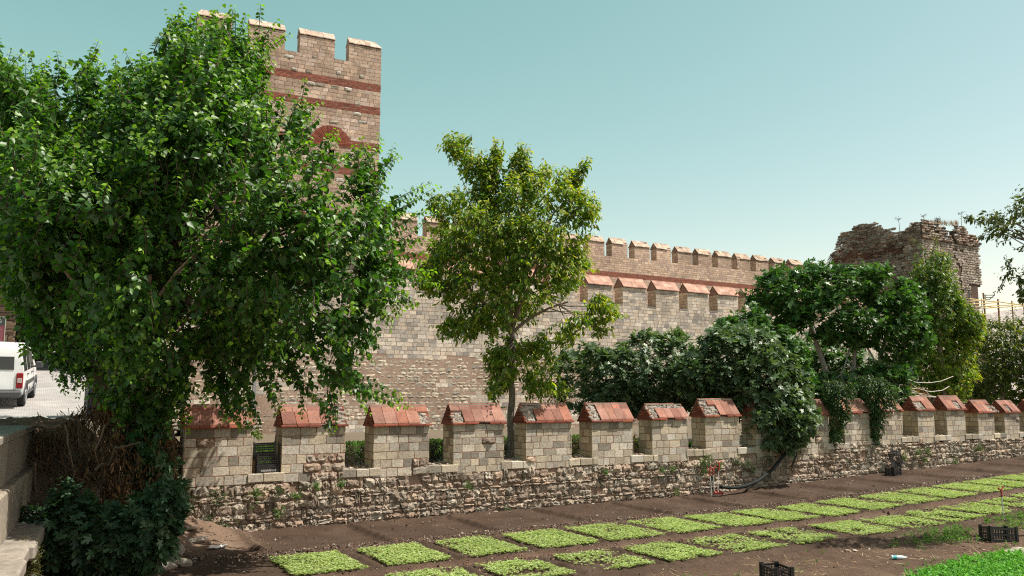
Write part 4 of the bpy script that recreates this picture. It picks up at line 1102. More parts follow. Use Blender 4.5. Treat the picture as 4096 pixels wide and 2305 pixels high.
# ---- creepers on the merlons
def creeper(label, poly, D, n, seed, cat='ivy', name='ivy', pal=GV, kind='oval', size=.13, half=.22, mat='ash', per=8, hang=.4, up=-.6):
    P = fill_crown(poly, D, half, n, .2, 2.0, seed, 50, 1.0)
    t = thing(name, label, cat, tuple(P[np.argmin(P[:, 2])]))
    lv, tw = MB(), MB()
    leafy(lv, P, kind, per, size, .4, pal, seed, P.mean(0) + np.array([.2, 1.5, 0]), up, .8, .8, None, .7, tw, .4, hang=hang)
    part(lv, 'leaves', M[mat], t); part(tw, 'stems', M['bark'], t)
    return t
GI = [(.032, .085, .018), (.042, .10, .022), (.028, .07, .016)]
creeper('dark ivy hanging over the wall just right of the silvery fig', [(3290, 1530), (3420, 1530), (3405, 1620), (3385, 1700), (3345, 1775), (3312, 1750), (3318, 1640)], 31.75, 300, 301, pal=GI)
creeper('dark ivy hanging in the gap beside the broken capped merlon', [(3430, 1500), (3560, 1520), (3595, 1590), (3545, 1650), (3525, 1755), (3482, 1765), (3478, 1660)], 33.0, 330, 302, pal=GI)

# ---- plants on top of the ruin
for i, (u, v, h) in enumerate(((3598, 880, .95), (3698, 865, .9), (3752, 875, .7), (3846, 868, 1.2), (3640, 905, .7))):
    b = onY(np.array([float(u)]), np.array([v + 30.]), 50.6 if u > 3690 else 54.)[0]
    t = thing('dried_stalk', ['thin dried umbel leftmost on the ruin top', 'dried umbel beside the highest block of the ruin', 'bushy brown stalk on the highest block of the ruin', 'tall dried umbel by the notch at the right of the ruin', 'wispy green tuft in the dip of the ruin top'][i], 'dry plant', tuple(b), group='dried plants on the ruin top')
    mb = MB(); r = np.random.default_rng(400 + i)
    for _ in range(3 if i in (2, 4) else 1):
        e = b + np.array([r.normal(0, .15), 0, h * r.uniform(.8, 1.1)])
        mb.tube([b - np.array([0, 0, .5]), (b + e) / 2 + r.normal(0, .03, 3), e], (.03, .025, .018), 4, (.06, .05, .03))
        for k in range(11):
            d = unit(np.array([r.normal(), r.normal(), r.uniform(.1, .9)])); q = e + d * r.uniform(.15, .38) - np.array([0, 0, .12 * (k % 3)])
            mb.tube([e - np.array([0, 0, .1 * (k % 3)]), q], (.014, .01), 3, (.06, .05, .03))
            mb.cbox(q - np.array([.035, .03, .02]), q + np.array([.035, .03, .02]), .01, [(.07, .05, .03), (.10, .12, .04)][i == 4])
    part(mb, 'stem', M['bark'], t)
mb = MB(); P = []
for (u0, u1, v, Y) in ((3640, 3700, 912, 53.0), (3835, 3860, 925, 50.6), (3690, 3830, 895, 50.8), (3365, 3390, 945, 60), (3420, 3450, 930, 58)):
    for _ in range(170):
        P.append(onY(np.array([rng.uniform(u0, u1)]), np.array([v + rng.uniform(-4, 10)]), Y + rng.uniform(-.4, .6))[0])
P = np.array(P); leafy(mb, P, 'blade', 7, .42, .25, [(.30, .20, .09), (.38, .27, .14), (.22, .15, .07)], 410, P.mean(0) - np.array([0, 0, 30]), .9, .3, -1.2, None, .3)
tag(mb.build('dry_grass', M['dry']), 'straw coloured grass growing along the broken ruin top', 'grass', kind='stuff')

# ---- the overgrown corner: dry creepers, a fig below them, a hedge on the terrace
GD = [(.17, .085, .035), (.22, .12, .05), (.12, .06, .03), (.26, .16, .08), (.15, .10, .06)]
DPILE = [(230, 1690), (330, 1620), (430, 1590), (500, 1560), (560, 1520), (640, 1530), (690, 1600), (690, 1750), (710, 1860), (660, 1960), (500, 2010), (330, 2000), (180, 1990), (55, 1935), (100, 1830), (160, 1750)]
t = thing('dead_creeper', 'brown withered creeper heaped over the slope below the big tree', 'dead plant', tuple(PX(380, 1990, 16.6)))
lv, tw = MB(), MB()
P1 = fill_crown(DPILE, 17.4, .8, 760, .34, 1.6, 501, 150, 1.0, -.0022)
leafy(lv, P1, 'dry', 8, .13, .5, GD, 502, P1.mean(0), -.6, .5, 1.5, None, .5, tw, .1, hang=.6)
P2 = fill_crown([(150, 1800), (240, 1700), (380, 1690), (470, 1740), (430, 1900), (330, 1960), (180, 1900)], 16.7, .25, 260, 0, 1, 503, 80, 1.0, -.0022)[:150]
for a in P2:                                                              # hanks of thin dry stems
    d = np.array([rng.normal(.1, .25), rng.normal(-.1, .15), -rng.uniform(.35, .9)])
    tw.tube([a - d * .5 + rng.normal(0, .05, 3), a + rng.normal(0, .05, 3), a + d * .5], (.006, .007, .004), 3, pick([(.16, .10, .065), (.11, .07, .045), (.2, .14, .095)], 1)[0])
for (u0, v0, u1, v1, w) in ((250, 1710, 95, 1700, .018), (300, 1680, 170, 1690, .02), (150, 1650, 120, 1700, .009), (240, 1700, 150, 1690, .022), (140, 1850, 160, 2060, .03), (150, 2000, 330, 2055, .035), (60, 2060, 160, 2010, .025), (160, 2080, 150, 2230, .02), (380, 1880, 460, 1790, .03), (460, 1790, 560, 1770, .025), (110, 1960, 210, 2090, .022), (420, 1700, 390, 1850, .02), (260, 1700, 300, 1900, .02)):
    a, b = PX(u0, v0, 16.4), PX(u1, v1, 16.3)
    m = (a + b) / 2 + rng.normal(0, .08, 3); tw.tube([a, (a + m) / 2 + rng.normal(0, .02, 3), m, (m + b) / 2, b], np.linspace(w, w * .5, 5), 5, (.2, .14, .10))
part(lv, 'withered_leaves', M['dry'], t); part(tw, 'stems', M['bark'], t)
PG = [(500, 1700), (560, 1620), (620, 1600), (660, 1640), (650, 1760), (700, 1850), (720, 1960), (640, 2000), (560, 1940), (520, 1840)]
creeper('green fig shoots growing through the dead creeper beside the first merlon', PG, 17.2, 170, 511, 'fig', 'fig_shoots', [(.03, .08, .022), (.04, .10, .03), (.05, .11, .03)], 'fig', .19, .5, 'fig', 7, .1, .5)
LF = [(230, 1960), (300, 1940), (370, 2020), (520, 2030), (600, 1960), (690, 1900), (725, 1980), (720, 2100), (670, 2200), (640, 2270), (540, 2300), (400, 2320), (250, 2310), (130, 2250), (90, 2150), (110, 2060), (190, 2040)]
P = fill_crown(LF, 14.6, .7, 560, .25, 1.6, 521, 150, .8, -.0012)
t = thing('fig_bush', 'deep shaded fig bush with large lobed leaves in the lower left corner', 'fig bush', tuple(PX(420, 2290, 14.8)))
lv, tw = MB(), MB()
leafy(lv, P, 'fig', 6, .215, .4, [(.035, .075, .035), (.045, .095, .042), (.028, .06, .028), (.055, .10, .045)], 522, P.mean(0) + np.array([0, .8, -.6]), .5, .8, .3, None, .8, tw, .75, svar=.2)
part(lv, 'crown', M['fig'], t)
for k in range(14):
    b = PX(420 + rng.uniform(-220, 220), 2300, 14.9); tw.tube([b, (b + P[k * 30]) / 2 + np.array([0, .1, -.05]), P[k * 30]], (.03, .022, .01), 5, (.2, .17, .14))
part(tw, 'stems', M['bark'], t)
P = fill_crown([(40, 2220), (90, 2170), (150, 2190), (160, 2300), (60, 2330), (20, 2300)], 12.6, .3, 150, .1, 2, 531, 60, 1.0)
t = thing('small_shrub', 'small yellowish shrub at the foot of the bridge wall', 'shrub', tuple(P[np.argmin(P[:, 2])])); lv, tw = MB(), MB()
leafy(lv, P, 'oval', 12, .045, .3, [(.08, .085, .015), (.06, .08, .015), (.10, .09, .02)], 532, None, .6, .5, .2, None, .7, tw); part(lv, 'leaves', M['ash'], t); part(tw, 'stems', M['bark'], t)

hd = thing('hedge', 'low dark purplish hedge behind the gaps of the garden wall', 'hedge', (11, 23.6, 1.5))
P = np.stack([rng.uniform(6.2, 19, 2600), 23.5 + rng.normal(0, .25, 2600), rng.uniform(1.5, 2.15, 2600)], 1)
lv, tw = MB(), MB(); leafy(lv, P, 'oval', 9, .075, .3, [(.035, .03, .02), (.045, .03, .025), (.03, .04, .018), (.06, .035, .03)], 541, None, .6, .5, .3, None, .8, tw)
part(lv, 'foliage', M['ash'], hd); part(tw, 'twigs', M['bark'], hd)
P = np.stack([rng.uniform(5, 24, 5200), rng.uniform(24.4, 34, 5200), np.full(5200, 1.55)], 1)
lv = MB(); leafy(lv, P, 'tiny', 4, .14, .1, [(.075, .16, .02), (.10, .19, .03), (.06, .13, .02)], 542, P.mean(0) - np.array([0, 0, 40]), 1, .2, -.8, None, .6)
tag(lv.build('terrace_grass', M['seedling']), 'bright green grass on the terrace behind the merlons', 'grass', kind='stuff')

# ---- sown beds
def bed(x0, x1, y0, y1, dens, seed):
    r = np.random.default_rng(seed)
    x0 -= .0; x1 += .0; y0 -= .06; y1 += .06
    n = int((x1 - x0) * (y1 - y0) * 1150)
    x = r.uniform(x0, x1, n); y = r.uniform(y0, y1, n)
    ed = np.minimum(np.minimum(x - x0, x1 - x), np.minimum(y - y0, y1 - y)) + .2 * fbm(x * 3, y * 3, 3, seed)
    k = (fbm(x * 2.1 + seed, y * 2.1, 3, seed + 1) + .5 + r.normal(0, .1, n) > 1 - dens) & (ed > .0)
    x, y = x[k], y[k]; n = len(x)
    z = garden_z(x, y) + .015
    P = np.stack([x, y, z], 1)
    mb = MB(); T, F = LT_['tiny']
    pal = np.array([(.31, .40, .13), (.36, .44, .17), (.25, .34, .10), (.41, .47, .22), (.20, .27, .08)])
    c = pal[r.integers(0, 4, n)] * r.uniform(.8, 1.15, (n, 1)) * (1 + .35 * fbm(x * 1.3, y * 1.3, 2, seed + 4))[:, None]
    a = r.uniform(0, 6.28, n); h = r.uniform(.015, .07, n)
    for q in range(4):
        aa = a + q * 1.57 + r.normal(0, .2, n)
        t = np.stack([np.cos(aa), np.sin(aa), r.uniform(.1, .6, n)], 1)
        nn = np.stack([-.4 * np.cos(aa), -.4 * np.sin(aa), np.ones(n)], 1) + r.normal(0, .25, (n, 3))
        mb.inst(T, F, P + np.stack([0 * h, 0 * h, h], 1), frames(t, nn), .038 * r.uniform(.6, 1.3, n), c)
    return mb
NTH = ['first', 'second', 'third', 'fourth', 'fifth', 'sixth', 'seventh', 'eighth', 'ninth', 'tenth', 'eleventh', 'twelfth', 'thirteenth', 'fourteenth', 'fifteenth', 'sixteenth', 'seventeenth']
for rows, (ya, yb), nm, base in ((ROW2, R2Y, 'green row nearer the wall', .64), (ROW3, R3Y, 'green row farther from the wall', .55)):
    for k, (xa, xb) in enumerate(rows):
        d = base + (.06 if k % 3 == 0 else 0) - (.1 if ('farther' in nm and k in (2, 6, 9)) else 0)
        tag(bed(xa, xb, ya + rng.uniform(-.05, .05), yb + rng.uniform(-.05, .05), d, 600 + k + (50 if 'farther' in nm else 0)).build('seedling_bed', M['seedling']),
            '%s seedling bed from the left, %s' % (NTH[k], nm), 'vegetable bed', 'beds of sprouting seedlings')

def scatter_leaves(name, label, P, kind, per, size, tw_len, pal, seed, mat, up=.9):
    lv = MB(); leafy(lv, P, kind, per, size, tw_len, pal, seed, P.mean(0) - np.array([0, 0, 6]), up, .4, .1, None, .8, None, .7)
    return tag(lv.build(name, M[mat]), label, 'plants', kind='stuff')
n = 5200
x = rng.uniform(13.2, 22, n); y = rng.uniform(6.8, 10.35, n)
bx, by = np.array([13.2, 14.4, 15.3, 16.66, 17.4, 18.7, 22]), np.array([9.0, 9.95, 10.0, 10.32, 10.2, 10.12, 10.0])
k = y < np.interp(x, bx, by) + .12 * fbm(x * 3, y * 3, 2, 71); x, y = x[k], y[k]
scatter_leaves('leafy_crop', 'dense bright green leafy crop filling the lower right corner', np.stack([x, y, garden_z(x, y) + .1], 1), 'oval', 7, .085, .14, [(.10, .30, .035), (.13, .36, .05), (.08, .24, .03), (.17, .40, .07)], 701, 'seedling')
n = 900
x = rng.uniform(16.3, 24, n); y = rng.uniform(11.2, 12.9, n)
k = (fbm(x * .9, y * 1.2, 3, 73) + .35 * smooth01((x - 16.5) / 2.5) - .25 * np.abs(y - 12.3) > .14); x, y = x[k], y[k]
scatter_leaves('weed_patch', 'green weeds growing round the right hand crate and the lone sprinkler', np.stack([x, y, garden_z(x, y) + .09], 1), 'oval', 9, .06, .16, [(.07, .19, .02), (.10, .23, .03), (.05, .14, .02), (.14, .25, .04)], 702, 'seedling')
x = rng.uniform(8, 22, 900); y = rng.uniform(10.2, 12.8, 900); k = fbm(x * 1.6, y * 1.6, 3, 74) > .13; x, y = x[k], y[k]
scatter_leaves('sparse_weeds', 'small scattered weeds on the bare strip in front of the beds', np.stack([x, y, garden_z(x, y) + .04], 1), 'oval', 7, .05, .1, [(.09, .2, .03), (.12, .23, .04), (.06, .14, .02)], 703, 'seedling')
n = 2600; x = rng.uniform(8, 22, n); y = rng.uniform(9.5, 12.9, n); k = fbm(x * 1.2, y * 1.2, 3, 75) > -.04; x, y = x[k], y[k]
lv = MB(); P = np.stack([x, y, garden_z(x, y) + .012], 1); a = rng.uniform(0, 6.28, len(x))
lv.inst(np.array([[0, -.03, 0], [1, -.03, .04], [1, .03, .04], [0, .03, 0]]), [np.array([[0, 1, 2, 3]])], P, frames(np.stack([np.cos(a), np.sin(a), rng.normal(0, .15, len(x))], 1), np.array([0, 0, 1.]) + rng.normal(0, .2, (len(x), 3))), rng.uniform(.05, .16, len(x)), pick([(.45, .33, .2), (.36, .25, .14), (.5, .4, .26)], len(x)))
tag(lv.build('straw_litter', M['dry']), 'dry straw and leaf litter on the bare strip', 'litter', kind='stuff')
# pebbles and clods
n = 15000; x = rng.uniform(2.6, 32, n) ; y = np.where(rng.random(n) < .45, rng.normal(18.15, .16, n), np.where(rng.random(n) < .5, rng.uniform(9.5, 21.2, n), rng.normal(15.2, .4, n)))
k = (y < 21.2); x, y = x[k], y[k]; n = len(x)
T = np.array([[1, 0, 0], [0, 1, 0], [-1, 0, 0], [0, -1, 0], [0, 0, .8], [0, 0, -.6]]) * .5; F = [np.array([[0, 1, 4], [1, 2, 4], [2, 3, 4], [3, 0, 4], [1, 0, 5], [2, 1, 5], [3, 2, 5], [0, 3, 5]])]
pb = MB(); s = rng.lognormal(-3.55, .42, n)
isoil = rng.random(n) < .5
c = np.where(isoil[:, None], pick([(.085, .055, .04), (.06, .04, .03), (.11, .075, .055)], n), pick([(.36, .29, .22), (.30, .22, .16), (.45, .40, .34), (.28, .16, .11)], n))
pb.inst(T, F, np.stack([x, y, garden_z(x, y) + s * .15], 1), frames(rng.normal(size=(n, 3)), rng.normal(size=(n, 3))), s, c)
tag(pb.build('pebbles_and_clods', M['rubble']), 'pebbles and soil clods strewn along the bed edges', 'pebbles', kind='stuff')

# ---- weeds rooted in the joints of the low wall
WEEDS = [(1023, 1975, .22, 'pale green tuft under the second merlon'), (1112, 1960, .12, 'tiny dark tuft right of the pale one under the second merlon'), (1182, 1984, .16, 'round bright tuft low under the second merlon'), (1265, 1942, .12, 'small tuft under the gap after the second merlon'), (1359, 1931, .12, 'little tuft left of the third merlon foot'), (1109, 2049, .16, 'round tuft near the wall foot below the second merlon'),
         (867, 1985, .3, 'large trailing weed under the first merlon'), (737, 1945, .24, 'grey green weed at the left end of the wall'), (745, 2020, .3, 'straggling weed above the pale boulder'), (825, 2105, .34, 'bushy weed standing at the wall foot on the left'), (895, 2105, .2, 'thin weed beside the bushy one at the wall foot'),
         (2803, 1850, .22, 'fresh weed left of the three sprinklers'), (2830, 1835, .16, 'weed just above the three sprinklers'), (2812, 1880, .2, 'weed hanging behind the three sprinklers'), (2641, 1878, .12, 'small tuft left of the sprinklers in mid wall'), (2685, 1875, .14, 'tuft between the sprinklers and the seventh merlon'), (2945, 1845, .22, 'dark weed right of the sprinklers'), (3072, 1838, .28, 'dark weed beside the black hose'), (2985, 1857, .14, 'small dark weed left of the hose'), (3006, 1880, .18, 'dark weed below the bend of the hose'), (2875, 1860, .2, 'weed behind the right sprinkler head'), (2697, 1969, .14, 'tuft at the wall foot left of the sprinklers'),
         (3611, 1824, .26, 'weed under the first capped merlon past the ivy'), (3667, 1810, .2, 'weed under the far right merlons'), (3703, 1807, .22, 'broad weed under the far right merlons'), (3915, 1789, .26, 'bright weed under the last gap on the right'), (3694, 1838, .18, 'low weed at the far right wall foot'), (3815, 1848, .2, 'weed at the wall foot by the pale stones'), (2022, 2037, .2, 'dark weed at the wall foot under the fifth merlon'), (1869, 1942, .12, 'tiny tuft under the fourth merlon'), (2417, 1889, .12, 'tiny tuft under the sixth merlon')]
for i, (u, v, s, lab) in enumerate(WEEDS):
    p = onY(np.array([float(u)]), np.array([float(v)]), 21.42)[0]; r = np.random.default_rng(800 + i)
    t = thing('wall_weed', lab, 'weed', tuple(p), group='weeds growing in the low wall')
    n = int(14 + s * 110); P = p + r.normal(0, 1, (n, 3)) * np.array([s * .42, .05, s * .42]) + np.array([0, -.08, 0])
    lv, tw = MB(), MB()
    pal = [(.085, .16, .03), (.11, .2, .04), (.07, .12, .03)] if i not in (1, 6, 7, 8, 9, 10, 16, 17, 18, 19, 28) else [(.05, .085, .03), (.06, .10, .035), (.08, .11, .05)]
    leafy(lv, P, 'oval', 6, .05, .14, pal, 830 + i, p + np.array([0, .25, -.05]), .2, .8, .4, None, .8, tw)
    part(lv, 'leaves', M['seedling'], t); part(tw, 'stems', M['bark'], t)

# ------------------------------------------------------------------ built things
def box_part(mb, name, mat, t): return mb.build(name, M[mat] if isinstance(mat, str) else mat, t)
def crate_proto(w, d, h, mat='black_plastic', label='', cat='crate', shallow=False):
    """open plastic crate, local coordinates, origin under the middle of its base"""
    t = thing('plastic_crate', label, cat)
    mb = MB(); x, y = w / 2, d / 2
    n = max(5, int(w / .055))
    for i in range(n + 1):
        a = -x + w * i / n; mb.box((a - .007, -y, .004), (a + .007, y, .018))
    m = max(4, int(d / .055))
    for i in range(m + 1):
        a = -y + d * i / m; mb.box((-x, a - .007, .003), (x, a + .007, .0165))
    box_part(mb, 'base', mat, t)
    def side(L, fr_):
        mb = MB()
        mb.box((-L / 2, -.012, h - .035), (L / 2, .012, h), fr=fr_); mb.box((-L / 2, -.010, 0), (L / 2, .010, .045), fr=fr_)
        mb.box((-L / 2, -.008, h * .52 - .012), (L / 2, .008, h * .52 + .012), fr=fr_)
        k = max(5, int(L / .05))
        for i in range(k + 1):
            s = -L / 2 + L * i / k; e = .006
            mb.prism(fr_.p(np.array([[s - e, -.006, .04], [s + e, -.006, .04], [s + e, .006, .04], [s - e, .006, .04], [s - e, -.006, h - .03], [s + e, -.006, h - .03], [s + e, .006, h - .03], [s - e, .006, h - .03]])))
        for z in (h * .3, h * .74): mb.box((-L / 2, -.005, z - .005), (L / 2, .005, z + .005), fr=fr_)
        mb.box((-L / 2 - .012, -.02, 0), (-L / 2 + .03, .02, h + .03), fr=fr_); mb.box((L / 2 - .03, -.02, 0), (L / 2 + .012, .02, h + .03), fr=fr_)
        box_part(mb, 'side_panel', mat, t)
    side(w, Frame((0, -y, 0))); side(w, Frame((0, y, 0), (-1, 0, 0), (0, -1, 0)))
    side(d - .05, Frame((-x, 0, 0), (0, -1, 0), (1, 0, 0))); side(d - .05, Frame((x, 0, 0), (0, 1, 0), (-1, 0, 0)))
    return t
def place(o, loc, rz=0, rx=0, ry=0, label=None, group=None, sc_=None):
    o.location = loc; o.rotation_euler = (rx, ry, rz)
    if label: o['label'] = label
    if group: o['group'] = group
    if sc_: o.scale = (sc_,) * 3
    return o
CG = 'black plastic crates about the garden'
cr = crate_proto(.54, .36, .27)
place(cr, (12.25, 11.15, float(garden_z(12.25, 11.15)) - .02), R(72), label='black plastic crate at the bottom edge in front of the beds', group=CG)
place(copy_tree(cr), (19.95, 11.35, float(garden_z(19.95, 11.35)) - .01), R(-28), R(-4), R(3), 'black plastic crate among the weeds by the lone sprinkler', CG, 1.18)
place(copy_tree(cr), (29.75, 20.9, float(garden_z(29.75, 20.9)) + .0), R(8), label='black crate lying at the wall foot beyond the hose', group=CG)
place(copy_tree(cr), (30.2, 21.12, float(garden_z(30.2, 21.12)) + .52), R(12), R(0), R(62), 'black crate tipped up on another against the wall foot', CG)
place(copy_tree(cr), (5.33, 21.82, 2.075), R(-14), R(3), R(-2), 'topmost tilted crate of the stack between the first two merlons', CG, 1.02)
place(copy_tree(cr), (5.36, 21.80, 1.785), R(4), label='middle crate of the stack between the first two merlons', group=CG, sc_=.98)
low = crate_proto(.56, .38, .16, label='')
place(low, (5.37, 21.78, 1.622), R(3), label='low dark crate with printed name at the bottom of the stack between two merlons', group=CG)
def text_mesh(body, size, name, mat, parent, loc, rot):
    cu = bpy.data.curves.new(name, 'FONT'); cu.body = body; cu.size = size; cu.align_x = 'CENTER'; cu.align_y = 'CENTER'; cu.extrude = .001
    tmp = bpy.data.objects.new(name, cu); COL.objects.link(tmp)
    bpy.context.view_layer.update()
    me = bpy.data.meshes.new_from_object(tmp.evaluated_get(bpy.context.evaluated_depsgraph_get()))
    bpy.data.objects.remove(tmp)
    me.name = name; me.materials.clear(); me.materials.append(mat)
    o = bpy.data.objects.new(name, me); COL.objects.link(o); o.parent = parent; o.location = loc; o.rotation_euler = rot
    return o
M['white_print'] = plain_mat('white print', (.6, .6, .58), .6)
mb = MB(); mb.box((-.27, -.216, .01), (.27, -.204, .095)); box_part(mb, 'name_plate', 'black_plastic', low)
text_mesh('OZDENER 213', .06, 'printed_name', M['white_print'], low, (0, -.219, .055), (R(90), 0, 0))
for k in range(4):
    place(copy_tree(cr), (2.86 + .02 * (k % 2), 21.95, 1.63 + .275 * k), R(90 + 4 * (k % 2)), label='%s crate of the dark stack left of the first merlon' % ('lowest', 'second lowest', 'second highest', 'topmost')[k], group=CG)
# crates on a timber platform behind the far merlons
tp = thing('timber_platform', 'rough timber platform carrying crates behind the far right merlons', 'platform', (38.5, 24.4, 1.5))
mb = MB()
for k in range(9): mb.cbox((-3, -1 + k * .22, 1.3), (3, -1 + k * .22 + .2, 1.36), .008, (.2, .15, .11))
box_part(mb, 'deck', 'bark', tp)
for (a, b) in ((-2.8, -.9), (2.8, -.9), (-2.8, .8), (2.8, .8)):
    mb = MB(); mb.cbox((a - .06, b - .06, -.1), (a + .06, b + .06, 1.3), .01, (.18, .13, .1)); box_part(mb, 'post', 'bark', tp)
gc = crate_proto(.6, .4, .3, 'green_plastic')
place(gc, (37.1, 24.2, 2.87), R(10), label='dark green crate on the platform behind the far merlons', group=CG, sc_=1.15)
for k, (x_, y_, a) in enumerate(((38.0, 24.3, 5), (38.75, 24.2, -10), (39.7, 24.4, 14))):
    place(copy_tree(cr), (x_, y_, 2.87), R(a), label='%s of three black crates on the platform behind the far merlons' % ('leftmost', 'middle', 'rightmost')[k], group=CG, sc_=1.2)

# stump between the merlons
st = thing('log_stump', 'short brown log standing beside the crate stack', 'log', (5.08, 21.85, 1.62))
mb = MB(); mb.tube([(0, 0, 0), (.005, 0, .15), (0, .005, .31)], (.1, .095, .098), 12, (.22, .15, .10)); mb.tube([(-.02, .05, .3), (-.03, .05, .62)], (.014, .01), 5, (.2, .13, .09)); box_part(mb, 'log', 'bark', st)

# steel pole on the terrace
pl = thing('steel_pole', 'thin grey steel pole behind the gap beside the first merlon', 'pole', (5.27, 23.0, 1.5))
mb = MB(); mb.cbox((-.045, -.045, 0), (.045, .045, 4.6), .008, (1, 1, 1)); box_part(mb, 'shaft', 'steel', pl)
mb = MB(); mb.cbox((-.12, -.12, -.02), (.12, .12, .02), .006); box_part(mb, 'base_plate', 'steel', pl)
mb = MB(); mb.cbox((-.06, -.06, 4.6), (.06, .06, 4.64), .006); mb.tube([(0, 0, 4.5), (.0, -.2, 4.55), (0, -.4, 4.56)], .02, 6); mb.cbox((-.08, -.75, 4.52), (.08, -.35, 4.6), .02); box_part(mb, 'lamp_head', 'steel', pl)

# sprinklers
def sprinkler(x, y, h, lean, label, group=None):
    z = float(garden_z(x, y)); t = thing('garden_sprinkler', label, 'sprinkler', (x, y, z), group=group)
    e = np.array([lean * h, 0, h])
    mb = MB(); mb.tube([(0, 0, -.1), e * .5, e * .78], .016, 8); box_part(mb, 'riser_pipe', 'pale_plastic', t)
    mb = MB(); mb.tube([e * .74, e * .80, e * .84, e * .9], (.022, .026, .02, .022), 8); mb.tube([e * .9, e * .93, e * .98], (.04, .03, .028), 8)
    mb.tube([e * .97, e + np.array([.07, -.02, .03])], (.02, .014), 6); mb.tube([e * .95, e + np.array([-.09, .01, .0])], (.012, .01), 5); mb.cbox(e + np.array([-.12, -.015, -.03]), e + np.array([-.08, .02, .035]), .006); mb.cbox(e + np.array([.05, -.03, .0]), e + np.array([.1, .0, .05]), .006)
    box_part(mb, 'sprinkler_head', 'red_plastic', t)
    return t
SP = np.concatenate([onY(np.array([2846., 2866., 2858.]), np.array([1960., 1955., 1945.]), 21.0), onZ(np.array([4016.]), np.array([2082.]), .24)])
sprinkler(SP[0][0], SP[0][1], .93, -.06, 'left sprinkler of the three red headed ones standing at the wall', 'sprinklers standing at the wall')
sprinkler(SP[1][0] + .02, SP[1][1], 1.12, .13, 'tallest sprinkler of the three at the wall, leaning right', 'sprinklers standing at the wall')
sprinkler(SP[2][0] - .02, SP[2][1], .95, -.02, 'hindmost sprinkler of the three at the wall', 'sprinklers standing at the wall')
sprinkler(SP[3][0], SP[3][1], .86, -.035, 'lone red headed sprinkler among the weeds at the right')
cp = thing('pipe_coupling', 'red pipe coupling at the foot of the three sprinklers', 'coupling', (SP[1][0], SP[1][1] - .06, float(garden_z(SP[1][0], SP[1][1])) + .1))
mb = MB(); mb.tube([(-.12, 0, .02), (.17, 0, 0)], .042, 10); mb.tube([(-.05, 0, 0), (-.05, 0, .13)], .036, 9); mb.tube([(.08, 0, -.02), (.08, -.02, .09)], .034, 9); box_part(mb, 'coupling_body', 'red_plastic', cp)
mb = MB(); mb.tube([(.17, 0, 0), (.21, 0, 0)], .055, 12); mb.tube([(-.16, 0, .02), (-.12, 0, .02)], .052, 12); box_part(mb, 'clamp_ring', 'red_plastic', cp)
# hoses
hz = MB()
HP = [(2882, 1948, 20.85), (2930, 1952, 20.9), (2980, 1946, 20.95), (3030, 1925, 21.0), (3075, 1893, 21.08), (3110, 1855, 21.15), (3140, 1815, 21.2), (3160, 1780, 21.3), (3175, 1745, 21.6), (3185, 1720, 22.0)]
pts = np.array([onY(np.array([float(u)]), np.array([float(v)]), Y)[0] for u, v, Y in HP])
tt = np.linspace(0, 1, len(pts)); ff = np.linspace(0, 1, 40)
hz.tube(np.stack([np.interp(ff, tt, pts[:, i]) for i in range(3)], 1), .06, 10)
tag(hz.build('water_hose', M['hose'], smooth=True), 'thick black hose sagging from the wall top to the sprinklers', 'hose')
pk = MB(); a, b = onY(np.array([3192.]), np.array([1795.]), 21.3)[0], onY(np.array([3168.]), np.array([1868.]), 21.2)[0]
pk.tube([a, b], .05, 4, (.06, .045, .035)); tag(pk.build('wooden_plank', M['bark']), 'dark plank leaning on the wall just right of the hose', 'plank')

# bottle
p = onZ(np.array([3592.]), np.array([2238.]), float(garden_z(15.9, 11.1)))[0]
bt = thing('plastic_bottle', 'empty clear plastic bottle with a blue label lying on the soil', 'bottle', (p[0], p[1], p[2] + .04), R(-35))
M['clear_plastic'] = plain_mat('clear plastic', (.62, .68, .68), .12, spec=.8)
M['blue_label'] = plain_mat('blue label', (.05, .35, .36), .4)
mb = MB(); mb.tube([(-.14, 0, 0), (-.13, 0, 0), (-.07, 0, 0), (-.04, 0, 0), (.08, 0, 0), (.13, 0, 0), (.16, 0, 0)], (.03, .042, .042, .039, .042, .03, .015), 14); box_part(mb, 'bottle_body', 'clear_plastic', bt)
mb = MB(); mb.tube([(-.10, 0, 0), (-.03, 0, 0)], .0435, 14, cap=False); box_part(mb, 'label_band', 'blue_label', bt)
mb = MB(); mb.tube([(.16, 0, 0), (.185, 0, 0)], .018, 10); box_part(mb, 'bottle_cap', 'white_print', bt)

